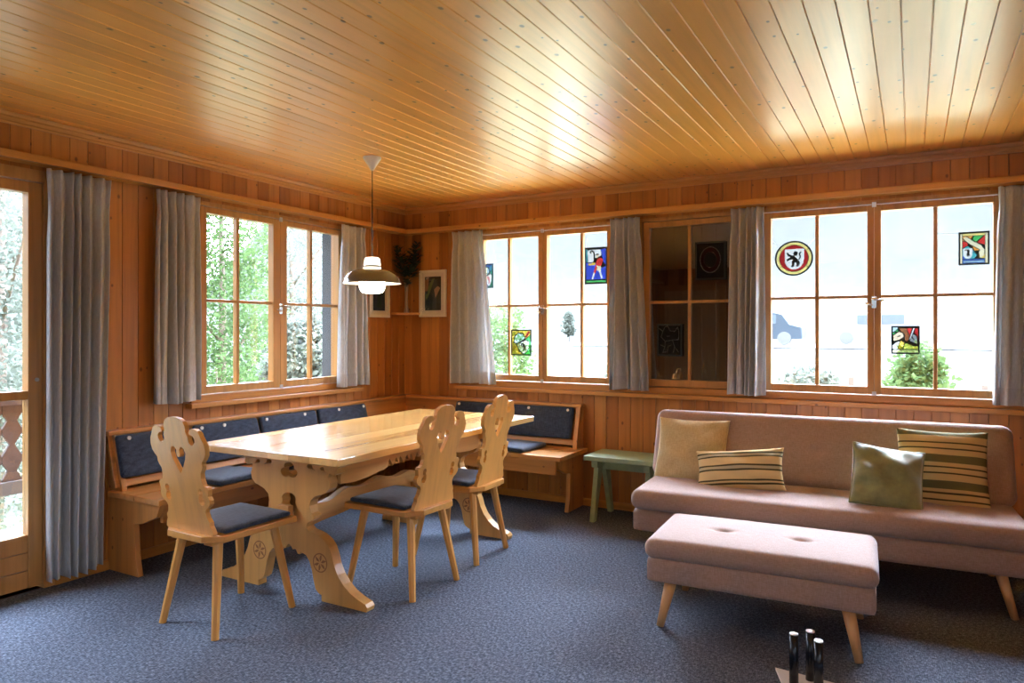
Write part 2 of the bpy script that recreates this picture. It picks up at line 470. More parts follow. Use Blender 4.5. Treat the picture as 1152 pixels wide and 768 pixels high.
# ceiling boards run towards the back wall
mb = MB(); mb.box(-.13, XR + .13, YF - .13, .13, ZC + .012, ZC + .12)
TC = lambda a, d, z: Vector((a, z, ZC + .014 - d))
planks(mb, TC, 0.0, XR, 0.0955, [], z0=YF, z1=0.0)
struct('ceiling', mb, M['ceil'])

# cornice mouldings under the ceiling and the curtain board
def prism(mb, T, a0, a1, prof):
    n = len(prof)
    vs = [T(a0, d, z) for d, z in prof] + [T(a1, d, z) for d, z in prof]
    mb.add(vs, [(i, (i + 1) % n, n + (i + 1) % n, n + i) for i in range(n)] + [tuple(range(n))[::-1], tuple(range(n, 2 * n))])
corn = [(0.012, ZC - .001), (0.012, ZC - .058), (0.022, ZC - .058), (0.024, ZC - .048), (0.030, ZC - .044), (0.032, ZC - .028), (0.042, ZC - .022), (0.046, ZC - .008), (0.046, ZC - .001)]
mb = MB(); prism(mb, TL, YF, 0, corn); struct('trim_1', mb, M['trim_y'])
mb = MB(); prism(mb, TB, 0, XR, corn); struct('trim_2', mb, M['trim_x'])
rail = [(0.010, 2.185), (0.010, 2.222), (0.115, 2.222), (0.118, 2.216), (0.118, 2.185), (0.108, 2.185), (0.104, 2.195), (0.04, 2.195)]
mb = MB(); prism(mb, TL, YF, 0, rail); struct('trim_3', mb, M['trim_y'])
mb = MB(); prism(mb, TB, 0, XR, rail); struct('trim_4', mb, M['trim_x'])
# skirting
sk = [(0.012, 0), (0.012, .055), (0.022, .055), (0.028, .045), (0.028, 0)]
mb = MB(); prism(mb, TL, YF, -4.02, sk); prism(mb, TL, -2.975, 0, sk); struct('baseboard_left', mb, M['trim_y'])
mb = MB(); prism(mb, TB, 0, XR, sk); struct('baseboard_back', mb, M['trim_x'])

# ------------------------------------------------------------------ windows
def window(n, T, O, sashes, zg0, zg1, zm, muntins, fm, handle=True, sill=None, backing=None, ledge_mat=None, dmat=None):
    """O outer opening; sashes: glass extents (a0,a1); muntins: vertical bar position per sash"""
    c = T((O[0] + O[1]) / 2, 0, O[2])
    root = empty('window_%d' % n, c, kind='structure')
    a0, a1, z0, z1 = O
    mb = MB()   # casing around the opening
    wbox(mb, T, a0, sashes[0][0] - .052, -.12, .020, z0, z1)
    wbox(mb, T, sashes[-1][1] + .052, a1, -.12, .020, z0, z1)
    wbox(mb, T, sashes[0][0] - .052, sashes[-1][1] + .052, -.12, .018, zg1 + .045, z1)
    wbox(mb, T, sashes[0][0] - .052, sashes[-1][1] + .052, -.12, .018, z0, zg0 - .055)
    build('window_frame', mb, fm, root, bevel=.003)
    for i, (s0, s1) in enumerate(sashes):
        mb = MB(); w = .045
        e0 = s0 - w if i == 0 else (sashes[i - 1][1] + s0) / 2 + .001
        e1 = s1 + w if i == len(sashes) - 1 else (s1 + sashes[i + 1][0]) / 2 - .001
        d0, d1 = -.045, .012
        wbox(mb, T, e0, s0, d0, d1, zg0 - .05, zg1 + .04)
        wbox(mb, T, s1, e1, d0, d1, zg0 - .05, zg1 + .04)
        wbox(mb, T, s0, s1, d0, d1, zg0 - .05, zg0)
        wbox(mb, T, s0, s1, d0, d1, zg1, zg1 + .04)
        wbox(mb, T, muntins[i] - .011, muntins[i] + .011, -.036, .002, zg0, zg1)
        wbox(mb, T, s0, s1, -.035, .001, zm - .010, zm + .010)
        sash = build('sash', mb, fm, root, bevel=.003)
        mb = MB(); wbox(mb, T, s0 - .004, s1 + .004, -.022, -.018, zg0 - .004, zg1 + .004)
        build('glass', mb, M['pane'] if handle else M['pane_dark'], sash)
    if handle and len(sashes) > 1:
        mc = (sashes[0][1] + sashes[1][0]) / 2
        mb = MB(); wbox(mb, T, mc - .014, mc + .014, .012, .018, zm - .075, zm - .0)
        mb.tube([T(mc, .012, zm - .02), T(mc, .05, zm - .02)], .007, 10)
        mb.tube([T(mc - .012, .048, zm - .015), T(mc + .055, .050, zm - .030)], [.009, .007], 10)
        mb.tube([T(mc - .01, .03, zm - .055), T(mc - .05, .034, zm - .045)], [.007, .006], 10)
        build('handle', mb, M['chrome'], root, bevel=.001)
        mb = MB(); wbox(mb, T, mc - .012, mc + .012, .012, .022, z1 - .045, z1 - .015)
        wbox(mb, T, mc - .012, mc + .012, .018, .026, z0 + .0, z0 + .03)
        build('bolt', mb, M['steel'], root)
    return root

w1 = window(1, TL, W1, [(-2.045, -1.500), (-1.376, -0.845)], .985, 2.095, 1.535, [-1.795, -1.128], M['frame_z'])
w2 = window(2, TB, W2, [(0.835, 1.350), (1.428, 1.935)], .985, 2.095, 1.545, [1.075, 1.722], M['frame_z'])
w3 = window(3, TB, W3, [(2.268, 2.852)], .985, 2.095, 1.548, [2.560], M['frame_z'], handle=False)
w4 = window(4, TB, W4, [(3.118, 3.700), (3.778, 4.365)], .985, 2.095, 1.557, [3.404, 4.072], M['frame_z'])
# closed shutter outside the middle back window
mb = MB(); 
for k in range(7): wbox(mb, TB, 2.20 + k * .104, 2.302 + k * .104, -.16, -.135, .93, 2.16)
wbox(mb, TB, 2.19, 2.93, -.18, -.16, 1.2, 1.3); wbox(mb, TB, 2.19, 2.93, -.18, -.16, 1.85, 1.95)
build('shutter', mb, M['shutter'], w3)
# open shutter seen edge-on beside the left window
M['shutter_grey'] = plain('grey_shutter_paint', (0.05, 0.056, 0.065), 0.7)
mb = MB(); mb.box(-.31, -.14, -.70, -.665, .93, 2.15); build('shutter', mb, M['shutter_grey'], w1, bevel=.004)
# sills
mb = MB(); wbox(mb, TL, -2.20, -.62, .0, .075, .855, .885); wbox(mb, TL, -2.17, -.66, .010, .030, .885, .93)
build('window_sill', mb, M['trim_y'], w1, bevel=.004)
mb = MB(); wbox(mb, TB, .585, XR, .0, .07, .852, .882); wbox(mb, TB, .62, XR, .010, .028, .882, .93)
struct('trim_5', mb, M['trim_x'], bevel=.004)

# glazed balcony door
dr = empty('door_1', (0, -3.5, 0), kind='structure')
mb = MB()
wbox(mb, TL, -3.028, -2.975, -.12, .022, 0, 2.165); wbox(mb, TL, -4.02, -3.965, -.12, .022, 0, 2.165)
wbox(mb, TL, -3.965, -3.028, -.12, .022, 2.105, 2.165)
build('door_frame', mb, M['frame_z'], dr, bevel=.003)
mb = MB()
wbox(mb, TL, -3.098, -3.030, -.05, .010, .02, 2.10); wbox(mb, TL, -3.963, -3.88, -.05, .010, .02, 2.10)
wbox(mb, TL, -3.88, -3.098, -.05, .010, 2.045, 2.10)
wbox(mb, TL, -3.88, -3.098, -.05, .010, .985, 1.030)
for z in (.02, .112, .204): wbox(mb, TL, -3.88, -3.098, -.045, .004, z, z + .088)
leaf = build('door_leaf', mb, M['frame_z'], dr, bevel=.003)
mb = MB(); wbox(mb, TL, -3.88, -3.098, -.028, -.024, .296, .985); wbox(mb, TL, -3.88, -3.098, -.028, -.024, 1.03, 2.045)
build('glass', mb, M['pane'], leaf)
mb = MB(); mb.tube([(.008, -3.058, 1.085), (.016, -3.058, 1.085)], .010, 14); mb.tube([(.016, -3.058, 1.085), (.022, -3.058, 1.085)], .005, 10)
build('handle', mb, M['steel'], leaf)

# windows added out of view behind the camera as daylight fill
for n, T, O in ((5, TR, RW), (6, TF, FW)):
    root = empty('window_%d' % n, T((O[0] + O[1]) / 2, 0, O[2]), kind='structure')
    mb = MB(); a0, a1, z0, z1 = O
    for (p, q, r, s_) in ((a0, a0 + .07, z0, z1), (a1 - .07, a1, z0, z1), (a0 + .07, a1 - .07, z0, z0 + .07), (a0 + .07, a1 - .07, z1 - .07, z1), ((a0 + a1) / 2 - .05, (a0 + a1) / 2 + .05, z0 + .07, z1 - .07)):
        wbox(mb, T, p, q, -.1, .015, r, s_)
    build('window_frame', mb, M['frame_z'], root)
    mb = MB(); wbox(mb, T, a0 + .07, a1 - .07, -.04, -.036, z0 + .07, z1 - .07); build('glass', mb, M['pane'], root)
# door on the front wall (it shows as a reflection in the dark window)
M['pale_door'] = wood('pale_door_pine', (0.72, 0.50, 0.26), 'z', rough=.4, knots=.2)
fd = empty('door_2', (0.62, YF, 0), kind='structure')
mb = MB(); mb.box(.14, 1.10, YF + .012, YF + .05, 0, 2.05); build('door_leaf', mb, M['pale_door'], fd, bevel=.004)
mb = MB(); mb.box(.04, .14, YF + .012, YF + .06, 0, 2.15); mb.box(1.10, 1.2, YF + .012, YF + .06, 0, 2.15); mb.box(.14, 1.10, YF + .012, YF + .06, 2.05, 2.15)
build('door_frame', mb, M['frame_z'], fd)

# ------------------------------------------------------------------ curtains
def curtain(T, top, bot, zt, zb, folds, seed, label, d=.075, amp=.032, hem=.10, cover=1.0, zfun=None):
    rng = random.Random(seed)
    nu, nv = folds * 14, 44
    ph = [rng.uniform(-.5, .5) for _ in range(folds + 2)]
    am = [rng.uniform(.65, 1.25) for _ in range(folds + 2)]
    drift = [rng.uniform(-.35, .35) for _ in range(folds + 2)]
    knots_ = [0]
    for _ in range(folds): knots_.append(knots_[-1] + rng.uniform(.5, 1.6))
    kn0 = [k_ / knots_[-1] for k_ in knots_]
    kn1 = [0] + [min(.97, max(.03, k_ + rng.uniform(-.35, .35) / folds)) for k_ in kn0[1:-1]] + [1]
    kn1 = sorted(kn1)
    def P(u, v, off=0.0):
        kk = [a_ * (1 - v) + b_ * v for a_, b_ in zip(kn0, kn1)]
        k = 0
        while k < folds - 1 and u > kk[k + 1]: k += 1
        fr = min(1, max(0, (u - kk[k]) / max(1e-4, kk[k + 1] - kk[k]))); x = k + fr
        w = am[k] * (1 - fr) + am[k + 1] * fr
        s = math.sin(2 * math.pi * x) + .35 * math.sin(4 * math.pi * x + ph[k] * 3) * v
        head = math.exp(-((v - .055) / .05) ** 2)
        sh = s * (1 - .5 * head) + (abs(s) ** 3 * math.copysign(1, s)) * .5 * head
        amp_v = amp * (1 - .35 * head) * (0.8 + .35 * v)
        dd = d + amp_v * w * sh + .010 * math.sin(3.1 * x + 5 * v + seed) * v
        a = (top[0] + (top[1] - top[0]) * u) * (1 - v) + (bot[0] + (bot[1] - bot[0]) * u) * v
        # waist just under the heading
        mid = ((top[0] + top[1]) / 2) * (1 - v) + ((bot[0] + bot[1]) / 2) * v
        a = mid + (a - mid) * (1 - .05 * math.exp(-((v - .09) / .06) ** 2))
        a += .006 * math.cos(2 * math.pi * x + 1.3 * seed) * (0.4 + v)
        z = zt + (zb - zt) * v + .004 * math.sin(7 * u + seed) * v
        return T(a, max(.022, dd) + off, z)
    mb = MB(); vs = []; fs = []
    for j in range(nv + 1):
        v = j / nv; v = v * (.6 + .4 * v)
        for i in range(nu + 1): vs.append(P(i / nu, v))
    for j in range(nv):
        for i in range(nu):
            a = j * (nu + 1) + i; fs.append((a, a + 1, a + nu + 2, a + nu + 1))
    mb.add(vs, fs, True)
    o = build('curtain', mb, M['curtain'], solid=.0015)
    props(o, label, 'curtain', 'grey pinch-pleated window curtains')
    h = MB(); vs = []; fs = []
    v0 = 1 - hem / (zt - zb)
    for j in range(5):
        for i in range(nu + 1): vs.append(P(i / nu, v0 + (1 - v0) * j / 4, .0025))
    for j in range(4):
        for i in range(nu):
            a = j * (nu + 1) + i; fs.append((a, a + 1, a + nu + 2, a + nu + 1))
    h.add(vs, fs, True)
    off = Vector(o.location); h.v = [v - off for v in h.v]
    build('hem', h, M['hem'], o, local=True)
    return o
ZT = 2.172
curtain(TL, (-3.045, -2.705), (-3.040, -2.750), ZT, .045, 6, 1, 'full-length grey curtain beside the glazed balcony door', amp=.040)
curtain(TL, (-2.435, -2.135), (-2.450, -2.135), ZT, .905, 5, 2, 'short grey curtain left of the window on the bench side wall', amp=.040)
curtain(TL, (-.880, -.600), (-.930, -.590), ZT, .905, 5, 3, 'short grey curtain hanging behind the pendant lamp')
curtain(TB, (.565, .865), (.550, .985), ZT, .905, 5, 4, 'short grey curtain right of the framed picture, its hem flaring to one side')
curtain(TB, (1.985, 2.215), (1.985, 2.275), ZT, .905, 5, 5, 'short grey curtain between the four-pane back window and the dark window')
curtain(TB, (2.865, 3.085), (2.845, 3.095), ZT, .905, 5, 6, 'short grey curtain between the dark window and the round glass disc')
curtain(TB, (4.385, 4.66), (4.365, 4.67), ZT, .905, 5, 7, 'short grey curtain above the far right end of the sofa')

# ------------------------------------------------------------------ stained glass hangings
SGC = dict(red=(.75, .06, .05), dred=(.45, .03, .03), yellow=(.95, .82, .30), white=(.90, .92, .92), green=(.10, .55, .16), dgreen=(.05, .25, .16), blue=(.06, .10, .62), teal=(.10, .50, .55), lblue=(.55, .78, .82),
           orange=(.9, .38, .08), cream=(.92, .86, .60), amber=(.85, .60, .12), brown=(.32, .14, .06), black=(.015, .015, .02), pink=(.85, .45, .40), navy=(.08, .16, .42), skin=(.85, .72, .5), grey=(.35, .38, .38))
def circ(cx, cy, r, n=28, ry=None): return [(cx + r * math.cos(2 * math.pi * i / n), cy + (ry or r) * math.sin(2 * math.pi * i / n)) for i in range(n)]
def ringpts(outer): return outer
def hanging(T, a0, a1, z0, z1, pieces, label, border=True, outline=None, dark=False, d=.004, threads=()):
    """pieces: (colour, outline, holes, layer); unit square coordinates"""
    root = empty('stained_glass_panel', T((a0 + a1) / 2, d, z0), label=label, cat='glass panel', group='stained glass panels hung in the windows')
    W, Hh = a1 - a0, z1 - z0
    def mp(lp): return [(x * W, y * Hh) for x, y in lp]
    def xf(mb):   # local XY(thickness Z) -> wall
        mb.v = [T(a0 + v.x, d + v.z, z0 + v.y) for v in mb.v]
        return mb
    def inside(lp, x, y):
        c = False; k = len(lp) - 1
        for q in range(len(lp)):
            (xa, ya), (xb, yb) = lp[q], lp[k]
            if (ya > y) != (yb > y) and x < (xb - xa) * (y - ya) / (yb - ya) + xa: c = not c
            k = q
        return c
    order = sorted(range(len(pieces)), key=lambda q: (pieces[q][3] if len(pieces[q]) > 3 else 0))
    n = 60; cell = {}
    for q in order:
        c, lp = pieces[q][0], pieces[q][1]; hs = pieces[q][2] if len(pieces[q]) > 2 else []
        x0_, x1_ = min(p[0] for p in lp), max(p[0] for p in lp); y0_, y1_ = min(p[1] for p in lp), max(p[1] for p in lp)
        for jy in range(max(0, int(y0_ * n) - 1), min(n, int(y1_ * n) + 2)):
            for ix in range(max(0, int(x0_ * n) - 1), min(n, int(x1_ * n) + 2)):
                x, y = (ix + .5) / n, (jy + .5) / n
                if inside(lp, x, y) and not any(inside(h, x, y) for h in hs): cell[ix, jy] = c
    if not outline and not dark:      # leading fills the seams between pieces
        for jy in range(n):
            for ix in range(n): cell.setdefault((ix, jy), 'lead')
    names = sorted(set(cell.values())); vid = {}; vs = []; fs = []; mi = []
    for (ix, jy), c in sorted(cell.items()):
        f = []
        for (p, q) in ((ix, jy), (ix + 1, jy), (ix + 1, jy + 1), (ix, jy + 1)):
            if (p, q) not in vid: vid[p, q] = len(vs); vs.append((p / n * W, q / n * Hh, .0025))
            f.append(vid[p, q])
        fs.append(f); mi.append(names.index(c))
    mb = MB(); mb.add(vs, fs); xf(mb)
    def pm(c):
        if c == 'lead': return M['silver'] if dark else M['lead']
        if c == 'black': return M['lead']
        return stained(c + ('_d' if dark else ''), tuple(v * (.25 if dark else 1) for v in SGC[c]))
    g_ = build('painted_glass', mb, pm(names[0]), root)
    for c in names[1:]: g_.data.materials.append(pm(c))
    g_.data.polygons.foreach_set('material_index', mi); g_.data.update()
    mb = MB()
    if outline: mb.poly(mp(outline[0]), [mp(outline[1])], 0, .005)
    elif border:
        b = .035
        mb.poly([(-.004, -.004), (W + .004, -.004), (W + .004, Hh + .004), (-.004, Hh + .004)], [[(b * W, b * W), (b * W, Hh - b * W), (W - b * W, Hh - b * W), (W - b * W, b * W)]], 0, .005)
    build('leading', xf(mb), M['lead'], root)
    if threads:
        for (p, q) in threads:
            mb = MB(); mb.tube([T(a0 + p[0] * W, d + .003, z0 + p[1] * Hh), T(a0 + q[0] * W, d + .003, z0 + q[1] * Hh)], .0009, 5)
            build('thread', mb, M['steel'], root)
    return root
def line(p, q, w=.02):
    dx, dy = q[0] - p[0], q[1] - p[1]; l = math.hypot(dx, dy); nx, ny = -dy / l * w / 2, dx / l * w / 2
    return [(p[0] + nx, p[1] + ny), (p[0] - nx, p[1] - ny), (q[0] - nx, q[1] - ny), (q[0] + nx, q[1] + ny)]
def shield(x0, x1, y0, y1, n=8):
    cx, w = (x0 + x1) / 2, (x1 - x0) / 2; ym = y0 + (y1 - y0) * .48
    pts = [(x0, y1), (x0, ym)]
    for i in range(1, n): t = math.pi * i / n; pts.append((cx - w * math.cos(t), ym - (ym - y0) * math.sin(t)))
    return pts + [(x1, ym), (x1, y1)]
# rampant beast in thick strokes (unit box)
def beast(x0, y0, w, h, flip=False):
    def q(x, y): return (x0 + (1 - x if flip else x) * w, y0 + y * h)
    ps = []
    ps.append(('black', [q(.30, .62), (q(.38, .70)), q(.50, .72), q(.60, .62), q(.72, .50), q(.78, .36), q(.70, .28), q(.58, .34), q(.46, .44), q(.36, .52)], [], 1))
    ps.append(('black', [q(.50, .72), q(.46, .82), q(.52, .93), q(.62, .97), q(.72, .92), q(.74, .78), q(.66, .70), q(.58, .66)], [], 1))
    for a, b, w_ in (((.36, .66), (.14, .74), .09), ((.15, .75), (.10, .88), .08), ((.36, .56), (.16, .48), .09), ((.18, .50), (.08, .40), .08), ((.72, .36), (.80, .18), .13), ((.80, .20), (.68, .06), .09),
                     ((.56, .40), (.42, .26), .13), ((.42, .28), (.50, .12), .09), ((.50, .13), (.34, .06), .08), ((.78, .44), (.92, .60), .05), ((.92, .60), (.84, .78), .05), ((.84, .78), (.93, .92), .06)):
        ps.append(('black', line(q(*a), q(*b), w_ * min(w, h) * 1.7), [], 1))
    return ps
sh = shield(.26, .76, .18, .76)
ring_o = circ(.5, .5, .455, 40); ring_i = circ(.5, .5, .385, 40)
pcs = [('yellow', ring_o, [ring_i]), ('dred', circ(.5, .5, .372, 40), [sh]), ('white', sh)] + beast(.29, .24, .42, .48)
for t in (35, 145, 215, 325):
    c_, s_ = math.cos(R(t)), math.sin(R(t)); pcs.append(('lead', line((.5 + .38 * c_, .5 + .38 * s_), (.5 + .47 * c_, .5 + .47 * s_), .016), [], 1))
pcs.append(('lead', circ(.5, .5, .386, 40), [circ(.5, .5, .370, 40)], 1))
hanging(TB, 3.142, 3.382, 1.705, 1.938, pcs, 'round stained glass disc, black beast on a white shield, red and yellow ring', outline=(circ(.5, .5, .5, 40), circ(.5, .5, .455, 40)), threads=[((.12, .86), (-.08, 1.05)), ((.88, .86), (1.06, 1.06))])
# musical horn / arm panel top right
pcs = [('cream', [(.04, .04), (.04, .96), (.10, .96), (.10, .04)]), ('cream', [(.88, .04), (.88, .96), (.96, .96), (.96, .04)]), ('yellow', [(.11, .90), (.87, .90), (.87, .96), (.11, .96)]),
       ('navy', [(.11, .04), (.87, .04), (.87, .17), (.11, .17)]), ('lblue', [(.15, .075), (.83, .075), (.83, .10), (.15, .10)], [], 1),
       ('red', [(.11, .52), (.30, .60), (.28, .70), (.11, .72)]), ('green', [(.42, .74), (.58, .70), (.84, .89), (.50, .89)]), ('orange', [(.11, .75), (.36, .77), (.46, .89), (.11, .89)]), ('red', [(.62, .68), (.87, .60), (.87, .89), (.84, .88)]),
       ('teal', [(.12, .18), (.50, .18), (.62, .30), (.48, .42), (.30, .58), (.12, .50)], [shield(.13, .45, .18, .50)]), ('orange', [(.52, .42), (.66, .44), (.60, .56), (.44, .56)]),
       ('cream', [(.12, .82), (.24, .88), (.50, .70), (.74, .60), (.86, .45), (.84, .25), (.70, .18), (.66, .34), (.70, .44), (.52, .56), (.30, .66)], [], 1),
       ('amber', [(.66, .20), (.87, .18), (.87, .30), (.72, .32)]), ('blue', [(.11, .18), (.2, .18), (.11, .3)]), ('white', shield(.13, .45, .18, .50)),
       ('black', [(.25, .30), (.28, .40), (.25, .45), (.32, .48), (.36, .43), (.34, .36), (.37, .26), (.32, .28), (.30, .24), (.27, .25)], [], 1), ('black', line((.18, .44), (.26, .47), .03), [], 1)]
for a, b in (((.12, .82), (.30, .66)), ((.30, .66), (.70, .44)), ((.24, .88), (.74, .60)), ((.74, .60), (.86, .45)), ((.46, .40), (.62, .28)), ((.44, .56), (.52, .40)), ((.58, .70), (.84, .89)), ((.42, .74), (.50, .89)), ((.66, .34), (.70, .18)), ((.11, .50), (.30, .60))):
    pcs.append(('lead', line(a, b, .022), [], 2))
hanging(TB, 4.195, 4.343, 1.735, 1.925, pcs, 'square stained glass panel of a curved horn over a small shield and blue band', threads=[((0, 1.0), (-.75, 1.02))])
# warrior profile panel
pcs = [('cream', [(.04, .04), (.96, .04), (.96, .14), (.04, .14)]), ('white', [(.04, .15), (.20, .16), (.30, .45), (.14, .40), (.04, .30)]), ('amber', [(.22, .16), (.40, .16), (.46, .40), (.34, .47), (.24, .34)]),
       ('yellow', [(.42, .16), (.96, .16), (.96, .26), (.80, .27), (.62, .38), (.50, .38)]), ('skin', [(.06, .46), (.30, .52), (.44, .62), (.40, .76), (.26, .80), (.06, .66)]), ('brown', [(.26, .94), (.52, .94), (.66, .62), (.58, .44), (.48, .50), (.48, .72), (.34, .82)]),
       ('red', [(.54, .94), (.74, .94), (.66, .66)]), ('white', [(.78, .94), (.84, .94), (.70, .56), (.62, .50)]), ('grey', [(.66, .46), (.94, .34), (.92, .62), (.80, .72), (.72, .58)]), ('green', [(.04, .70), (.24, .84), (.22, .88), (.04, .76)]), ('lblue', [(.04, .80), (.20, .90), (.22, .96), (.04, .96)]),
       ('dred', [(.86, .94), (.96, .94), (.96, .50), (.94, .64), (.84, .76)])]
for a, b in (((.04, .42), (.34, .49)), ((.34, .49), (.50, .40)), ((.50, .40), (.80, .28)), ((.20, .16), (.30, .44)), ((.40, .16), (.48, .40)), ((.04, .15), (.96, .15)), ((.06, .78), (.34, .82)), ((.34, .82), (.48, .70)), ((.66, .62), (.54, .94)), ((.62, .50), (.78, .94)), ((.66, .46), (.96, .32)), ((.74, .62), (.82, .50)), ((.2, .62), (.32, .66))):
    pcs.append(('lead', line(a, b, .03), [], 1))
hanging(TB, 3.838, 3.985, 1.198, 1.365, pcs, 'small stained glass panel of a helmeted head above a yellow sleeve', threads=[((0, 1.0), (-.38, 1.03)), ((1, 1), (1.6, 1.03))])
# helmet-and-shield panels, window 2
def visor(bg1, bg2, beastc, wing):
    s = [(.28, .44), (.78, .60), (.90, .52), (.88, .30), (.76, .12), (.60, .05), (.42, .18), (.30, .32)]
    h = [(.14, .52), (.18, .72), (.34, .86), (.56, .84), (.68, .72), (.64, .64), (.30, .48)]
    ps = [(bg1, [(.04, .03), (.04, .97), (.96, .97), (.96, .80), (.70, .66), (.60, .86), (.34, .90), (.14, .74), (.10, .50), (.26, .42), (.40, .14), (.58, .03)]),
          (bg2, [(.60, .03), (.96, .03), (.96, .78), (.72, .62), (.92, .54), (.90, .28), (.78, .10)]), ('white', s), ('lblue', h),
          (wing, [(.68, .70), (.80, .72), (.96, .93), (.86, .95), (.74, .82)], [], 1), ('black', [(.40, .62), (.52, .66), (.50, .60), (.38, .58)], [], 1)]
    c = beastc
    for a, b, w in (((.50, .46), (.62, .44), .05), ((.62, .44), (.68, .30), .09), ((.68, .32), (.62, .16), .05), ((.56, .36), (.66, .34), .06), ((.50, .46), (.52, .36), .05), ((.70, .28), (.74, .18), .04)):
        ps.append((c, line(a, b, w), [], 1))
    for a, b in (((.28, .44), (.78, .60)), ((.10, .50), (.28, .44)), ((.42, .18), (.28, .42)), ((.60, .05), (.42, .18)), ((.60, .05), (.78, .12)), ((.78, .12), (.90, .30)), ((.90, .30), (.90, .52)), ((.90, .52), (.78, .60)), ((.66, .68), (.96, .93)), ((.14, .74), (.34, .90)), ((.34, .90), (.62, .86)), ((.62, .86), (.70, .68)), ((.12, .52), (.14, .74))):
        ps.append(('lead', line(a, b, .022), [], 2))
    return ps
hanging(TB, .818, .925, 1.700, 1.895, visor('navy', 'dgreen', 'red', 'teal'), 'blue and green stained glass panel, red beast on shield, beside the flaring curtain', threads=[((1, 1), (2.2, 1.03))])
hanging(TB, 1.103, 1.282, 1.145, 1.347, visor('amber', 'green', 'black', 'dred'), 'yellow-edged stained glass panel with a helmet above a white shield', threads=[((0, 1), (-.1, 1.2)), ((1, 1), (1.3, 1.2))])
# standard bearer on blue
bgh = [(.04, .10), (.96, .10), (.96, .97), (.04, .97)]
flag = [(.12, .60), (.10, .94), (.70, .95), (.76, .78), (.60, .74), (.40, .70), (.36, .60)]
pcs = [('blue', [(.04, .10), (.96, .10), (.96, .48), (.72, .42), (.50, .56), (.36, .59), (.10, .58), (.04, .62)]), ('teal', [(.04, .63), (.09, .60), (.08, .97), (.04, .97)]), ('blue', [(.72, .95), (.96, .97), (.96, .50), (.82, .62), (.78, .78)]),
       ('white', flag), ('green', [(.04, .03), (.96, .03), (.96, .09), (.04, .09)]), ('amber', [(.12, .52), (.46, .52), (.46, .58), (.14, .57)], [], 1), ('red', [(.48, .50), (.74, .48), (.84, .66), (.70, .72), (.54, .68)], [], 1), ('skin', circ(.55, .765, .055, 12), [], 1),
       ('cream', [(.54, .36), (.74, .34), (.72, .48), (.52, .50)], [], 1), ('white', line((.66, .36), (.78, .13), .08), [], 1), ('red', line((.52, .48), (.42, .28), .10), [], 1), ('white', line((.42, .30), (.32, .12), .07), [], 1), ('black', [(.48, .82), (.62, .84), (.64, .80), (.5, .79)], [], 2),
       ('black', line((.22, .86), (.28, .92), .05), [], 1), ('black', line((.28, .92), (.38, .90), .05), [], 1), ('black', line((.38, .90), (.42, .78), .06), [], 1), ('black', line((.42, .80), (.42, .70), .06), [], 1), ('black', line((.22, .86), (.30, .86), .03), [], 1)]
for a, b in (((.04, .10), (.96, .10)), ((.46, .55), (.56, .70)), ((.10, .58), (.09, .94))): pcs.append(('lead', line(a, b, .02), [], 2))
hanging(TB, 1.757, 1.932, 1.702, 1.975, pcs, 'tall deep blue stained glass panel with a figure in red carrying a white banner', threads=[((0, 1), (.1, 1.3))])
# two in the dark window (seen against the closed shutter)
bea = []
for a, b in (((.06, .88), (.22, .78)), ((.22, .78), (.30, .92)), ((.42, .96), (.52, .80)), ((.52, .80), (.72, .78)), ((.72, .78), (.84, .92)), ((.22, .78), (.14, .60)), ((.14, .60), (.32, .46)), ((.32, .46), (.62, .50)), ((.62, .50), (.88, .52)), ((.32, .46), (.30, .28)), ((.30, .28), (.22, .10)),
             ((.22, .10), (.36, .12)), ((.44, .30), (.40, .10)), ((.62, .50), (.72, .28)), ((.72, .28), (.66, .10)), ((.72, .28), (.88, .12)), ((.88, .52), (.90, .74)), ((.44, .30), (.58, .34)), ((.36, .62), (.52, .62)), ((.30, .92), (.42, .96)), ((.84, .92), (.90, .74)), ((.12, .34), (.30, .28))):
    bea.append(('lead', line(a, b, .022), [], 1))
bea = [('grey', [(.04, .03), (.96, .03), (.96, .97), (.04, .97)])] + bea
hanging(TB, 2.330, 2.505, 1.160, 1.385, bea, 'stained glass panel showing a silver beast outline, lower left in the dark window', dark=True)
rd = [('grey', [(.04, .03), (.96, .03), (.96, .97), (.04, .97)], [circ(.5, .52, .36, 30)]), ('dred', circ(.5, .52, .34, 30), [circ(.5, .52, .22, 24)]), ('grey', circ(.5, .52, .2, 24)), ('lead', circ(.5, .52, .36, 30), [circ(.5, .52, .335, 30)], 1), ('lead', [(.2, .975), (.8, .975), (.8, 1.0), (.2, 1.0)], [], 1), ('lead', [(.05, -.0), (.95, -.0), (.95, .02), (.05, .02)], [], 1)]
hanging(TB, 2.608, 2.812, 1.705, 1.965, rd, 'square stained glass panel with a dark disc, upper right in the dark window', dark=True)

# ------------------------------------------------------------------ corner bench
bn = empty('corner_bench', (.30, -.30, 0), label='L-shaped pine corner bench built along both walls behind the dining table', cat='bench')
SZ = .45
# left arm seat + back arm seat (boards)
mb = MB()
mb.box(.06, .30, -2.72, -.0 - .03, SZ - .032, SZ); mb.box(.305, .52, -2.72, -.55, SZ - .032, SZ)
build('seat', mb, M['bench_y'], bn, bevel=.004)
mb = MB()
mb.box(.525, 1.80, -.30, -.06, SZ - .032, SZ); mb.box(.525, 1.80, -.545, -.305, SZ - .032, SZ); mb.box(.305, .52, -.545, -.03, SZ - .032, SZ)
build('seat', mb, M['bench_x'], bn, bevel=.004)
mb = MB(); mb.box(.44, .465, -2.66, -.50, .31, SZ - .032); build('seat_apron', mb, M['bench_y'], bn, bevel=.003)
mb = MB(); mb.box(.465, 1.74, -.50, -.475, .31, SZ - .032); build('seat_apron', mb, M['bench_x'], bn, bevel=.003)
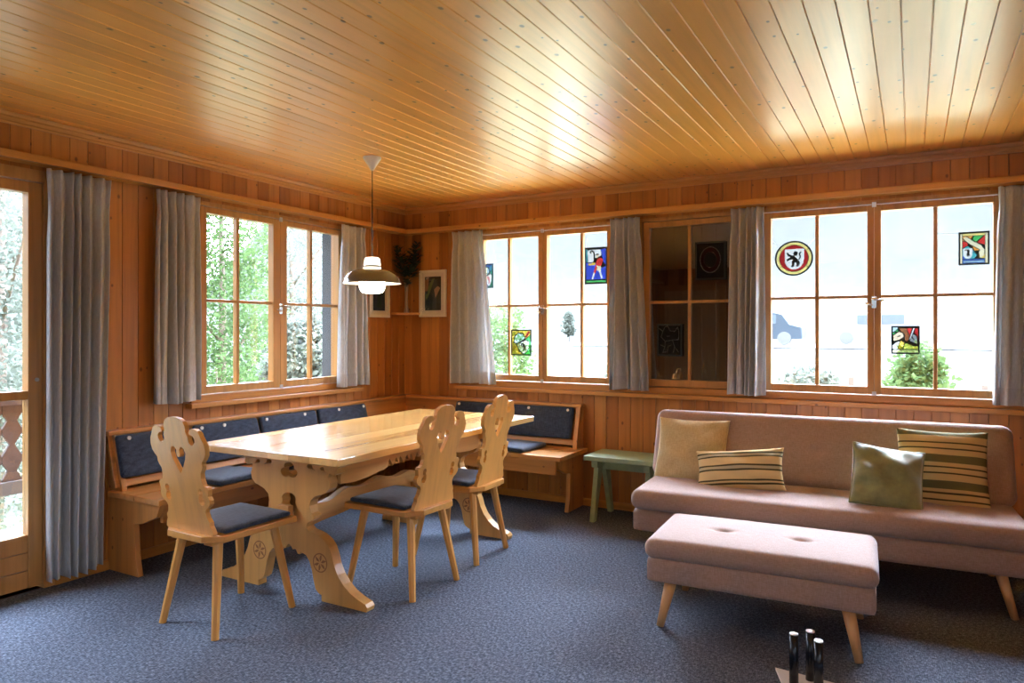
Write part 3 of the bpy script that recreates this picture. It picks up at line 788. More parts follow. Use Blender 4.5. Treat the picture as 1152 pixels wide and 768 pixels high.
# backrests: slightly reclined frames standing off the wall
def backrest(T, a0, a1, mat, nm):
    mb = MB()
    def sl(z): return .135 - (z - .45) * .27       # depth of front face at height z
    def board(z0, z1, th, b0, b1, ex=0.0):
        vs = []
        for a in (b0, b1):
            vs += [T(a, sl(z0) + ex, z0), T(a, sl(z1) + ex, z1), T(a, sl(z1) - th, z1), T(a, sl(z0) - th, z0)]
        mb.add(vs, [(0, 1, 5, 4), (1, 2, 6, 5), (2, 3, 7, 6), (3, 0, 4, 7), (0, 3, 2, 1), (4, 5, 6, 7)])
    board(.472, .512, .022, a0, a1, .004); board(.600, .640, .018, a0, a1); board(.705, .755, .022, a0, a1)
    board(.475, .75, .020, a0, a0 + .05); board(.475, .75, .020, a1 - .05, a1)
    o1 = build(nm, mb, mat, bn, bevel=.003)
    mb = MB(); wbox(mb, T, a0 - .01, a1 + .01, .014, .085, .757, .780); build('top_rail', mb, mat, bn, bevel=.004)
backrest(TL, -2.715, -.04, M['bench_y'], 'backrest')
backrest(TB, .04, 1.745, M['bench_x'], 'backrest')
# solid corner panels without cushions
mb = MB(); mb.add([(.095, -.60, .52), (.095, -.06, .52), (.062, -.06, .752), (.062, -.60, .752), (.080, -.60, .52), (.080, -.06, .52), (.045, -.06, .752), (.045, -.60, .752)], [(0, 1, 2, 3), (7, 6, 5, 4), (0, 4, 5, 1), (3, 2, 6, 7), (0, 3, 7, 4), (1, 5, 6, 2)])
build('corner_panel', mb, M['bench_y'], bn)
mb = MB(); mb.add([(.06, -.095, .52), (.60, -.095, .52), (.60, -.062, .752), (.06, -.062, .752), (.06, -.080, .52), (.60, -.080, .52), (.60, -.045, .752), (.06, -.045, .752)], [(0, 1, 2, 3), (7, 6, 5, 4), (0, 4, 5, 1), (3, 2, 6, 7), (0, 3, 7, 4), (1, 5, 6, 2)])
build('corner_panel', mb, M['bench_x'], bn)
# shaped end boards and mid supports
endp = [(.015, 0), (.295, 0), (.272, .10), (.258, .285), (.33, .295), (.455, .345), (.485, .417), (.015, .417)]
endback = [(.018, .417), (.155, .417), (.148, .47), (.075, .757), (.018, .757)]
def end_board(T, a, th=.032):
    mb = MB()
    for op in (endp, endback):
        m2 = MB(); m2.poly(op, (), 0, th); mb.add([T(a + v.z, v.x, v.y) for v in m2.v], m2.f)
    build('end_board', mb, M['bench_z'], bn, bevel=.003)
end_board(TL, -2.69); end_board(TL, -1.4); end_board(TB, 1.725 - .012); end_board(TB, .62)
# back cushions on the bench (quilted navy pads held by buttons)
def back_pad(T, a0, a1, label, btn):
    z0, z1 = .520, .752
    sl = lambda z: .142 - (z - .45) * .27
    L_, h = a1 - a0, z1 - z0
    mid = (a0 + a1) / 2; zc = (z0 + z1) / 2
    m0 = MB(); m0.rbox((0, 0, 0), (L_, h, .034), .016, (24, 10, 4), bulge=.004)
    pts = [T(mid + v.x, sl(zc + v.y) + .017 + v.z, zc + v.y) for v in m0.v]
    m1 = MB(); m1.add(pts, m0.f, True)
    o = build('back_cushion', m1, M['navy']); props(o, label, 'cushion', 'navy back pads along the corner bench')
    for b in btn:
        mb = MB(); zt = z1 - .018
        c = T(b, sl(zt) + .034, zt)
        nrm = (T(0, 1, 0) - T(0, 0, 0))
        mb.tube([c, c + nrm * .008], .011, 14)
        off = Vector(o.location); mb.v = [v - off for v in mb.v]
        build('button', mb, M['white'], o, local=True)
back_pad(TL, -2.69, -2.22, 'navy back pad at the near end of the bench, next to the long curtain', (-2.62, -2.28))
back_pad(TL, -2.20, -1.71, 'navy back pad on the bench behind the nearest carved chair', (-1.985, -2.15))
back_pad(TL, -1.69, -1.17, 'navy back pad on the bench between the window sill and the table middle', (-1.643, -1.292))
back_pad(TL, -1.15, -.62, 'navy back pad on the bench beside the pendant lamp end of the window', (-.94, -.66))
back_pad(TB, .615, 1.13, 'navy back pad on the back wall bench, between two carved chair backs', (.655, 1.09))
back_pad(TB, 1.15, 1.695, 'navy back pad at the bench end closest to the green stool', (1.313, 1.652))
# loose seat pads
def seat_pad(x, y, w, d, label, rz=0.0, z=SZ):
    mb = MB(); mb.rbox((0, 0, .018), (w, d, .034), .016, (16, 14, 4), bulge=.008)
    o = build('seat_pad', mb, M['navy'], local=True); o.location = (x, y, z + .001); o.rotation_euler = (0, 0, rz)
    props(o, label, 'cushion', 'navy seat pads on the corner bench'); return o
seat_pad(.35, -2.17, .34, .38, 'navy seat pad on the bench just behind the table corner', R(4))
seat_pad(.35, -1.62, .34, .38, 'navy seat pad on the bench, partly hidden by the middle of the table top')
seat_pad(.35, -1.05, .34, .38, 'navy seat pad on the bench near the corner, in the shade of the table')
seat_pad(1.30, -.34, .40, .36, 'navy seat pad on the back wall bench next to the far carved chair', R(-4))

# ------------------------------------------------------------------ dining table
tb = empty('dining_table', (1.18, -1.68, 0), label='long blond wood dining table with carved trestles standing before the corner bench', cat='table')
TX = 1.18
mb = MB(); mb.box(.68, 1.665, -2.615, -.685, .712, .748); build('tabletop', mb, M['table_top'], tb, bevel=.004)
# trestle outline, right half from the top centre down to the foot and back up the inside
half = [(.0, .712), (.345, .712), (.345, .672), (.325, .664), (.330, .640), (.305, .628), (.272, .636), (.268, .615), (.282, .590), (.276, .560), (.250, .536), (.215, .525), (.178, .512), (.152, .490),
        (.142, .460), (.150, .425), (.172, .412), (.170, .395), (.130, .375), (.118, .350), (.140, .335), (.205, .322), (.245, .302), (.275, .272), (.292, .235), (.306, .190), (.330, .145), (.365, .105), (.410, .072),
        (.460, .050), (.505, .036), (.518, .020), (.512, .0), (.225, .0), (.225, .030), (.205, .036), (.185, .052), (.172, .090), (.160, .140), (.142, .185), (.118, .212), (.085, .222), (.072, .208), (.060, .212), (.046, .232), (.026, .226), (.012, .246), (.0, .250)]
outer = half + [(-x, z) for x, z in half[-2:0:-1]]
def trefoil(cx, cz, s):
    pts = []
    for i in range(36):
        t = 2 * math.pi * i / 36 + math.pi / 2
        r = s * (.62 + .38 * abs(math.cos(1.5 * (t - math.pi / 2))) ** .8); pts.append((cx + r * 1.25 * math.cos(t), cz + r * .85 * math.sin(t)))
    return pts
def tear(cx, cz, w, h): return [(cx - w, cz - h), (cx - w * .3, cz - h * .2), (cx - w * .2, cz + h * .6), (cx + w * .1, cz + h), (cx + w * .8, cz + h * .8), (cx + w, cz + h * .1), (cx + w * .6, cz - h * .5), (cx + w * .1, cz - h * .4)]
def mtear(cx, cz, w, h): return [(2 * cx - x, z) for x, z in tear(cx, cz, w, h)]
holes = [trefoil(0, .625, .050), tear(-.155, .655, .030, .015), mtear(.155, .655, .030, .015), tear(-.235, .650, .022, .013), mtear(.235, .650, .022, .013),
         [(-.040, .50), (-.052, .485), (-.045, .465), (-.055, .445), (-.040, .430), (-.03, .39), (.03, .39), (.040, .430), (.055, .445), (.045, .465), (.052, .485), (.040, .50), (.018, .512), (-.018, .512)]]
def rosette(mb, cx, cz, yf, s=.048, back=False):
    """carved six-petal wheel: flat darker ring and petals standing for the carved depth"""
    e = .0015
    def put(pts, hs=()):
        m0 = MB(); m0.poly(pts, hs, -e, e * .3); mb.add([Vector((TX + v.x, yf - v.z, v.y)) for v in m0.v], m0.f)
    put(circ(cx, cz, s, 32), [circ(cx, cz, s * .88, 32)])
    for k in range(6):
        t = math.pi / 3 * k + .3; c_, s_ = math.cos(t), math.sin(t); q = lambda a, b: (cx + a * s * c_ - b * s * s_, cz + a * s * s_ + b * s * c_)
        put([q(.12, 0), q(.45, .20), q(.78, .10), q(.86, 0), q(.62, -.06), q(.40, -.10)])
def trestle(y0, y1):
    mb = MB(); m0 = MB(); m0.poly(outer, holes, 0, y1 - y0)
    mb.add([Vector((TX + v.x, y1 - v.z, v.y)) for v in m0.v], m0.f)
    o = build('trestle', mb, M['table_x'], tb, bevel=.003)
    for sx in (-.215, .215):
        mb = MB(); rosette(mb, sx, .188, y0 - .0002); build('carved_rosette', mb, M['carve'], o)
trestle(-2.45, -2.395); trestle(-1.10, -1.045)
# toothed aprons on both long sides
def apron(x):
    y0, y1 = -2.39, -1.105; pts = [(y0, .712), (y0, .575)]
    pts += [(y0 + .10, .568), (y0 + .22, .575), (y0 + .30, .590), (y0 + .33, .590)]
    n = 6; s0, s1 = y0 + .36, y1 - .36
    for i in range(n):
        a = s0 + (s1 - s0) * i / n; b = s0 + (s1 - s0) * (i + 1) / n
        pts += [(a, .612 if i else .60), (a + (b - a) * .18, .645), ((a + b) / 2, .600), (b - (b - a) * .18, .645)] if i % 1 == 0 else []
    pts += [(s1, .60), (y1 - .33, .590), (y1 - .30, .590), (y1 - .22, .575), (y1 - .10, .568), (y1, .575), (y1, .712)]
    m0 = MB(); m0.poly(pts, (), -.011, .011); mb = MB(); mb.add([Vector((x + v.z, v.x, v.y)) for v in m0.v], m0.f)
    build('apron', mb, M['table_y'], tb, bevel=.002)
apron(TX + .285); apron(TX - .285)
# arched wavy stretcher through both trestles
ys = [-2.50 + i * (1.51) / 60 for i in range(61)]
def st_mid(y):
    t = (y + 2.42) / (1.35); t = min(1.15, max(-.1, t))
    return .348 + .065 * math.sin(math.pi * min(1, max(0, t)))
top = [(y, st_mid(y) + .050 + .012 * math.sin((y + 2.4) * 22)) for y in ys[2:-2]]
bot = [(y, st_mid(y) - .055 + .006 * math.sin((y + 2.4) * 14)) for y in ys[2:-2]]
m0 = MB(); m0.poly(top + bot[::-1], (), -.022, .022); mb = MB(); mb.add([Vector((TX + v.z, v.x, v.y)) for v in m0.v], m0.f)
build('stretcher', mb, M['table_y'], tb, bevel=.004)
for y in (-2.475, -1.02): mb = MB(); mb.box(TX - .04, TX + .04, y - .016, y + .016, .40, .455); build('wedge', mb, M['table_y'], tb, bevel=.003)

# ------------------------------------------------------------------ carved alpine chairs
def heart(cx, cz, s):
    pts = [(cx, cz - s * 1.15), (cx - s * .30, cz - s * .75), (cx - s * .72, cz - s * .05), (cx - s * .86, cz + s * .42), (cx - s * .70, cz + s * .82), (cx - s * .40, cz + s * .90), (cx - s * .16, cz + s * .66),
           (cx - s * .22, cz + s * .30), (cx - s * .10, cz + s * .10), (cx + s * .10, cz + s * .10), (cx + s * .22, cz + s * .30), (cx + s * .16, cz + s * .66), (cx + s * .40, cz + s * .90), (cx + s * .70, cz + s * .82), (cx + s * .86, cz + s * .42), (cx + s * .72, cz - s * .05), (cx + s * .30, cz - s * .75)]
    return pts
def make_chair(label):
    ch = empty('dining_chair', (0, 0, 0), label=label, cat='chair', group='carved wooden chairs at the dining table')
    # seat board with cut corners at the back
    mb = MB(); mb.poly([(-.205, .225), (-.185, .235), (.185, .235), (.205, .225), (.195, -.175), (.120, -.235), (-.120, -.235), (-.195, -.175)], (), .412, .440)
    build('seat', mb, M['chair_y'], ch, bevel=.004, local=True)
    for sx in (-.115, .115): mb = MB(); mb.box(sx - .028, sx + .028, -.20, .20, .392, .413); build('batten', mb, M['chair_y'], ch, bevel=.002, local=True)
    for sx in (-1, 1):
        for sy in (-1, 1):
            m = MB(); p0 = Vector((sx * .125, sy * .155, .395)); p1 = Vector((sx * .185, sy * .215, 0.0))
            m.tube([p1, p0], [.0165, .0225], n=8, smooth=False); m.v = [Vector((v.x, v.y, max(0, v.z) if v.z < .02 else v.z)) for v in m.v]
            build('leg', m, M['chair_z'], ch, local=True)
    # carved backrest: outline in (x, h), leaning back
    hb = [(.150, 0), (.166, .010), (.158, .035), (.150, .050), (.152, .068), (.138, .085), (.132, .110), (.138, .125), (.146, .132), (.160, .140), (.172, .155), (.174, .170), (.164, .186), (.168, .204), (.172, .218), (.166, .230), (.152, .230), (.142, .238),
          (.136, .262), (.138, .290), (.150, .305), (.158, .320), (.158, .340), (.172, .352), (.187, .372), (.192, .398), (.188, .424), (.176, .444), (.170, .454), (.166, .468), (.154, .480), (.136, .487), (.116, .486), (.102, .479), (.093, .468), (.093, .460),
          (.104, .458), (.119, .453), (.128, .441), (.127, .426), (.115, .414), (.100, .412), (.088, .420), (.084, .434), (.086, .448), (.080, .458), (.074, .470), (.078, .484), (.074, .500), (.062, .516), (.044, .526), (.022, .531)]
    out = hb + [(0, .532)] + [(-x, h) for x, h in hb[::-1]]
    slot = lambda cx, cz: [(cx + (x if cx < 0 else -x) * 1.35, cz + z) for x, z in ((-.004, -.040), (-.012, -.030), (-.012, -.012), (-.004, 0), (-.010, .008), (-.012, .024), (-.004, .036), (.004, .036), (.010, .024), (.006, .010), (.012, -.002), (.012, -.026), (.005, -.040))]
    hs = [heart(0, .345, .060), slot(-.116, .180), slot(.116, .180)]
    m0 = MB(); m0.poly(out, hs, -.011, .011)
    tilt = .16; mb = MB()
    mb.add([Vector((v.x, -.195 - v.z - v.y * tilt, .436 + v.y * .985)) for v in m0.v], m0.f)
    build('backrest', mb, M['chair_z'], ch, bevel=.0025, local=True)
    mb = MB(); mb.rbox((0, .025, .453), (.365, .375, .024), .012, (18, 18, 4), bulge=.008)
    build('seat_pad', mb, M['navy'], ch, local=True)
    return ch
c1 = make_chair('carved wooden chair with heart cut-out at the near end of the table')
def place(o, x, y, rz, label=None):
    o.location = (x, y, 0); o.rotation_euler = (0, 0, rz)
    if label: o['label'] = label
place(c1, 1.145, -2.785, R(-1))
c2 = copy_tree(c1); place(c2, 1.595, -2.045, R(90 - 2), 'carved wooden chair on the long side of the table, closer to the near trestle foot')
c3 = copy_tree(c1); place(c3, 1.560, -1.445, R(90 + 3), 'carved wooden chair on the long side of the table, closer to the back wall bench')

# ------------------------------------------------------------------ pendant lamp
lp = empty('pendant_lamp', (1.0, -1.6, 1.573), label='pendant lamp with a wide grey dish shade glowing above the dining table', cat='lamp')
mb = MB(); mb.lathe([(.0, ZC - .004), (.056, ZC - .004), (.056, ZC - .012), (.008, ZC - .088), (.0, ZC - .090)], 32, (1.0, -1.6, 0)); build('ceiling_rose', mb, M['white'], lp)
mb = MB(); mb.tube([(1.0, -1.6, ZC - .085), (1.0, -1.6, 1.80)], .0035, 8); build('cable', mb, M['black'], lp)
mb = MB(); mb.lathe([(.0, 1.800), (.012, 1.800), (.040, 1.796), (.047, 1.788), (.052, 1.748)], 36, (1.0, -1.6, 0)); mb.lathe([(.054, 1.736), (.055, 1.722)], 36, (1.0, -1.6, 0)); build('cap', mb, M['glow2'], lp, solid=.002)
mb = MB(); mb.lathe([(.045, 1.748), (.046, 1.735)], 36, (1.0, -1.6, 0)); build('cap_ring', mb, M['lamp_grey'], lp)
prof = [(.050, 1.722), (.095, 1.720), (.130, 1.708), (.155, 1.688), (.170, 1.664), (.178, 1.640), (.180, 1.634)]
mb = MB(); mb.lathe(prof, 56, (1.0, -1.6, 0)); build('lamp_shade', mb, M['lamp_grey'], lp)
mb = MB(); mb.lathe([(r - .004, z - .004) for r, z in prof[:-1]] + [(.178, 1.634), (.180, 1.634)], 56, (1.0, -1.6, 0)); build('shade_lining', mb, M['lamp_in'], lp, label='white inner lining of the shade')
mb = MB(); mb.lathe([(.080, 1.660), (.081, 1.620), (.078, 1.602), (.070, 1.588), (.062, 1.578), (.045, 1.574), (.0, 1.573)], 40, (1.0, -1.6, 0)); build('diffuser', mb, M['glow'], lp, label='glowing white glass diffuser')

# ------------------------------------------------------------------ framed pictures and corner vase
def picture(T, a0, a1, z0, z1, label, art):
    root = empty('picture_frame', T((a0 + a1) / 2, .015, z0), label=label, cat='picture', group='white framed pictures in the corner')
    w = .022
    mb = MB()
    for q in ((a0, a0 + w, z0, z1), (a1 - w, a1, z0, z1), (a0 + w, a1 - w, z0, z0 + w), (a0 + w, a1 - w, z1 - w, z1)): wbox(mb, T, q[0], q[1], .015, .033, q[2], q[3])
    build('frame', mb, M['white_paint'], root, bevel=.002)
    mb = MB(); wbox(mb, T, a0 + w, a1 - w, .016, .022, z0 + w, z1 - w); build('mat_board', mb, M['white_paint'], root)
    m = .035 + w
    cols = {}
    for c, pts in art:
        mb = cols.setdefault(c, MB()); k = len(cols)
        m0 = MB(); m0.poly([(a0 + m + x * (a1 - a0 - 2 * m), z0 + m + y * (z1 - z0 - 2 * m)) for x, y in pts], (), .0222 + k * .0004, .0226 + k * .0004)
        mb.add([T(v.x, v.z, v.y) for v in m0.v], m0.f)
    for i, (c, mb) in enumerate(cols.items()): build('print', mb, plain('print_%s' % c, PRC[c], .5), root)
    mb = MB(); wbox(mb, T, a0 + w, a1 - w, .028, .029, z0 + w, z1 - w); build('glass', mb, M['pane'], root)
PRC = dict(dark=(.012, .03, .022), olive=(.12, .17, .04), rust=(.30, .13, .05), flesh=(.42, .26, .16), night=(.03, .035, .05), pale=(.35, .32, .26))
artA = [('dark', [(0, 0), (1, 0), (1, 1), (0, 1)]), ('rust', [(0, .55), (.22, .60), (.25, .95), (0, .90)]), ('olive', [(.02, .45), (.16, .50), (.24, .72), (.50, .95), (.62, .96), (.30, .50), (.10, .30)]), ('flesh', [(.58, .62), (.80, .72), (.96, .66), (.80, .50), (.66, .36)]), ('pale', [(.10, .92), (.30, .97), (.22, .99), (.06, .98)])]
picture(TB, .185, .470, 1.462, 1.868, 'white framed picture of a dark green figure on the back wall', artA)
artB = [('night', [(0, 0), (1, 0), (1, 1), (0, 1)]), ('pale', [(0, .6), (.4, .75), (1, .7), (1, 1), (0, 1)]), ('dark', [(.3, .1), (.7, .1), (.6, .6), (.4, .6)])]
picture(TL, -.505, -.240, 1.455, 1.83, 'white framed dark picture on the left wall partly behind the pendant lamp', artB)
# corner shelf
mb = MB(); mb.poly([(.012, -.012), (.20, -.012), (.19, -.06), (.06, -.19), (.012, -.20)], (), 1.482, 1.500); o = build('corner_shelf', mb, M['trim_x'], bevel=.002); props(o, 'small wooden corner shelf carrying the slim vase', 'shelf')
mb = MB(); mb.lathe([(.0, 1.501), (.022, 1.501), (.022, 1.515), (.014, 1.56), (.013, 1.66), (.018, 1.74), (.026, 1.79), (.024, 1.792), (.015, 1.74), (.010, 1.66), (.0, 1.60)], 24, (.10, -.10, 0)); o = build('vase', mb, plain('vase_glaze', (.30, .22, .15), .3)); props(o, 'slim pale vase on the corner shelf', 'vase')
def frond(base, tip, w, n, seed, name, label):
    rng = random.Random(seed); b = Vector(base); t = Vector(tip); mb = MB()
    pts = [b.lerp(t, i / 10) + Vector((.012 * math.sin(i * .5), -.012 * math.sin(i * .4), 0)) for i in range(11)]
    root = empty(name, base, label=label, cat='dried plant', group='dried branches in the corner vase')
    mb.tube(pts, [.003] * 11, 6); build('stem', mb, M['frond_stem'], root)
    mb = MB()
    for i in range(n):
        u = .22 + .78 * i / n; c = b.lerp(t, u); ang = rng.uniform(0, 6.28); l = w * (.5 + .9 * math.sin(math.pi * min(1, .2 + u * .75))) * rng.uniform(.7, 1.1)
        dr_ = Vector((math.cos(ang), math.sin(ang), rng.uniform(-.1, .7))).normalized(); sd = dr_.cross(Vector((0, 0, 1))).normalized() * l * .20
        tip_ = c + dr_ * l
        tip_.x = max(.02, tip_.x); tip_.y = min(-.02, tip_.y)
        mid = c + dr_ * l * .5; a_, b_ = mid + sd, mid - sd
        for q in (a_, b_): q.x = max(.018, q.x); q.y = min(-.018, q.y)
        mb.add([c, a_, tip_, b_], [(0, 1, 2, 3)])
    build('leaves', mb, M['frond'], root)
M['frond'] = plain('dried_leaf', (.035, .055, .025), .8); M['frond_stem'] = plain('dried_stem', (.14, .09, .05), .8)
frond((.10, -.10, 1.72), (.20, -.07, 2.10), .085, 150, 3, 'dried_branch', 'dark green dried branch rising furthest right out of the corner vase')
frond((.10, -.10, 1.72), (.05, -.17, 2.08), .075, 110, 4, 'dried_branch', 'dried branch leaning out of the corner vase towards the left wall')
frond((.10, -.10, 1.72), (.17, -.19, 1.78), .050, 50, 5, 'dried_branch', 'drooping dried sprig at the rim of the corner vase')

# ------------------------------------------------------------------ green stool
st = empty('stool', (2.19, -.26, 0), label='sage green painted wooden stool between the bench end and the sofa', cat='stool')
mb = MB(); mb.box(1.925, 2.455, -.43, -.085, .425, .458); build('seat', mb, M['green_paint'], st, bevel=.004)
mb = MB(); mb.box(1.99, 2.39, -.272, -.242, .345, .425); build('apron', mb, M['green_paint'], st, bevel=.003)
for x in (1.975, 2.355):
    mb = MB(); mb.box(x - .004, x + .044, -.395, -.12, .375, .425); build('cross_batten', mb, M['green_paint'], st, bevel=.003)
    for s in (-1, 1):
        m0 = MB(); m0.poly([(-.257 + s * .02, .38), (-.257 + s * .105, .38), (-.257 + s * .19, 0), (-.257 + s * .145, 0)], (), 0, .034)
        mb = MB(); mb.add([Vector((x + .004 + v.z, v.x, v.y)) for v in m0.v], m0.f if s > 0 else [f[::-1] for f in m0.f]); build('leg', mb, M['green_paint'], st, bevel=.003)

# ------------------------------------------------------------------ sofa and ottoman
sf = empty('sofa', (3.475, -.735, 0), R(3.2), label='low mauve-brown upholstered sofa bed against the back wall', cat='sofa')
mb = MB(); mb.rbox((0, -.02, .268), (1.87, .80, .125), .022, (30, 14, 5)); build('base', mb, M['sofa'], sf, local=True)
dm = [(x, y, .018, (.055, .05)) for x in (-.62, 0, .62) for y in (-.02,)]
mb = MB(); mb.rbox((0, -.025, .385), (1.89, .83, .115), .05, (84, 36, 6), dimples=dm, bulge=.006); build('seat', mb, M['sofa'], sf, local=True)
a = R(68)
Tb = Matrix.Translation((0, .085, .44)) @ Matrix.Rotation(a, 4, 'X') @ Matrix.Translation((0, .20, .0))
mb = MB(); mb.rbox((0, 0, 0), (1.90, .43, .13), .055, (84, 30, 6), dimples=[(x, .0, .015, (.05, .05)) for x in (-.62, 0, .62)], bulge=.004, T=Tb); build('backrest', mb, M['sofa'], sf, local=True)
for sx in (-1, 1):
    for sy, yy in ((-1, -.32), (1, .28)):
        m = MB(); ix = .085 if (sx < 0 and sy < 0) else 0; m.tube([(sx * (.87 - ix), yy + sy * .03, 0), (sx * (.815 - ix), yy, .215)], [.017, .026], 16); m.v = [Vector((v.x, v.y, max(0, v.z))) for v in m.v]; build('leg', m, M['leg_wood'], sf, local=True)
mb = MB(); mb.tube([(.945, -.33, .375), (.965, -.33, .375)], .022, 16); mb.tube([(.965, -.33, .375), (.972, -.33, .375)], .030, 16); build('hinge', mb, M['steel'], sf, local=True)
ot = empty('ottoman', (3.345, -1.640, 0), R(3.0), label='mauve upholstered ottoman bench in front of the sofa', cat='ottoman')
mb = MB(); mb.rbox((0, 0, .252), (.935, .535, .11), .018, (22, 14, 4)); build('base', mb, M['sofa'], ot, local=True)
mb = MB(); mb.rbox((0, 0, .346), (.955, .555, .09), .04, (60, 40, 6), dimples=[(-.17, .0, .020, (.050, .026)), (.17, .0, .020, (.050, .026))], bulge=.010); build('seat', mb, M['sofa'], ot, local=True)
for sx in (-1, 1):
    for sy in (-1, 1):
        m = MB(); m.tube([(sx * .405, sy * .250, 0), (sx * .365, sy * .215, .195)], [.017, .027], 16); m.v = [Vector((v.x, v.y, max(0, v.z))) for v in m.v]; build('leg', m, M['leg_wood'], ot, local=True)
for x in (-.17, .17): mb = MB(); mb.lathe([(.0, .004), (.010, .003), (.013, 0)], 14, (x, 0, .372)); build('tuft_button', mb, M['sofa'], ot, local=True)

# ------------------------------------------------------------------ scatter cushions
def pillow(name, w, h, t, mat, loc, rot, label, seed=0, pinch=.06, wr=.006, piping=None):
    rng = random.Random(seed); n = 34; f1, f2, p1, p2 = rng.uniform(3, 6), rng.uniform(4, 8), rng.uniform(0, 6), rng.uniform(0, 6)
    mb = MB(); vs = []; fs = []
    def P(i, j, side):
        u, v = 2 * i / n - 1, 2 * j / n - 1
        uu = math.copysign(1 - (1 - abs(u)) ** 1.25, u); vv = math.copysign(1 - (1 - abs(v)) ** 1.25, v)
        x = w / 2 * uu * (1 - pinch * (1 - vv * vv)); y = h / 2 * vv * (1 - pinch * (1 - uu * uu))
        e = max(0, (1 - abs(uu) ** 2.3)) ** .55 * max(0, (1 - abs(vv) ** 2.3)) ** .55
        z = t / 2 * e + wr * e * (math.sin(f1 * uu + 2 * vv * f2 * .4 + p1) + .6 * math.sin(f2 * vv - 3 * uu + p2)) + wr * .8 * math.sin(14 * math.atan2(vv, uu) + p1) * (abs(uu * vv)) * e ** .4
        return (x, y, side * z)
    for s in (1, -1):
        for j in range(n + 1):
            for i in range(n + 1): vs.append(P(i, j, s))
    m = (n + 1) ** 2
    for j in range(n):
        for i in range(n):
            a_ = j * (n + 1) + i; fs.append((a_, a_ + 1, a_ + n + 2, a_ + n + 1)); fs.append((m + a_, m + a_ + n + 1, m + a_ + n + 2, m + a_ + 1))
    mb.add(vs, fs, True)
    o = build(name, mb, mat, local=True); o.location = loc; o.rotation_euler = rot; props(o, label, 'cushion')
    bm = bmesh.new(); bm.from_mesh(o.data); bmesh.ops.remove_doubles(bm, verts=bm.verts, dist=.0002); bmesh.ops.recalc_face_normals(bm, faces=bm.faces); bm.to_mesh(o.data); bm.free()
    if piping:
        edge = [P(i, 0, 1) for i in range(n)] + [P(n, j, 1) for j in range(n)] + [P(n - i, n, 1) for i in range(n)] + [P(0, n - j, 1) for j in range(n + 1)]
        pb = MB(); pb.tube([(x, y, 0) for x, y, z in edge], .005, 6, caps=False); build('piping', pb, piping, o, local=True)
    return o
T_, D_, O_ = (.72, .56, .28), (.085, .075, .035), (.16, .15, .07)
M['stripe_s'] = stripes('striped_linen_small', [(0, T_), (.13, D_), (.17, T_), (.21, D_), (.245, T_), (.44, D_), (.48, (.50, .45, .28)), (.545, D_), (.585, T_), (.76, D_), (.79, (.5, .45, .28)), (.85, D_), (.89, T_)], 'y', -.125, .125)
M['stripe_l'] = stripes('striped_linen_large', [(0, T_), (.08, D_), (.10, T_), (.16, D_), (.18, T_), (.22, O_), (.32, T_), (.40, D_), (.42, T_), (.48, D_), (.50, T_), (.55, O_), (.65, T_), (.72, D_), (.74, T_), (.80, D_), (.82, T_), (.91, O_)], 'y', -.205, .205)
pillow('cushion', .44, .41, .13, M['beige'], (2.765, -.700, .600), (R(68), 0, R(1)), 'plain beige square cushion at the left end of the sofa', 1, wr=.008)
pillow('cushion', .50, .245, .12, M['stripe_s'], (3.085, -.855, .538), (R(66), R(-7), R(0)), 'striped rectangular cushion leaning on the beige cushion', 2, pinch=.07)
pillow('cushion', .42, .41, .13, M['stripe_l'], (4.085, -.690, .615), (R(70), R(0), R(2)), 'large striped square cushion at the right end of the sofa', 3)
pillow('cushion', .335, .335, .13, M['velvet'], (3.835, -.905, .580), (R(58), R(7), R(8)), 'green velvet cushion in front of the large striped cushion', 5, wr=.009, piping=M['velvet'])

# ------------------------------------------------------------------ black tube stand in the foreground, cable
cs = empty('tube_stand', (3.60, -2.20, 0), label='stand of three upright black tubes with white tops on a shiny plate coloured white for its reflection', cat='stand')
mb = MB(); mb.poly([(3.480, -2.105), (3.745, -2.130), (3.70, -2.36), (3.560, -2.33)], (), .004, .014); build('base_plate', mb, M['white'], cs, bevel=.001)  # white colour stands for the bright reflection in the shiny plate
for (x, y) in ((3.561, -2.200), (3.612, -2.145), (3.649, -2.221)):
    mb = MB(); mb.tube([(x, y, .014), (x, y, .196)], .0165, 24); tu = build('tube', mb, M['black'], cs)
    mb = MB(); mb.tube([(x, y, .196), (x, y, .200)], .0155, 24); build('tube_top', mb, M['white'], tu, label='white disc on top of the tube')
mb = MB(); mb.tube([(4.30, -.27, .006), (4.40, -.36, .006), (4.455, -.34, .006), (4.53, -.40, .006), (4.60, -.47, .006), (4.72, -.50, .006), (4.9, -.42, .006), (5.1, -.2, .006), (5.14, -.05, .006)], .004, 8)
o = build('power_cable', mb, M['black']); props(o, 'thin black cable lying on the carpet under the right end of the sofa', 'cable')

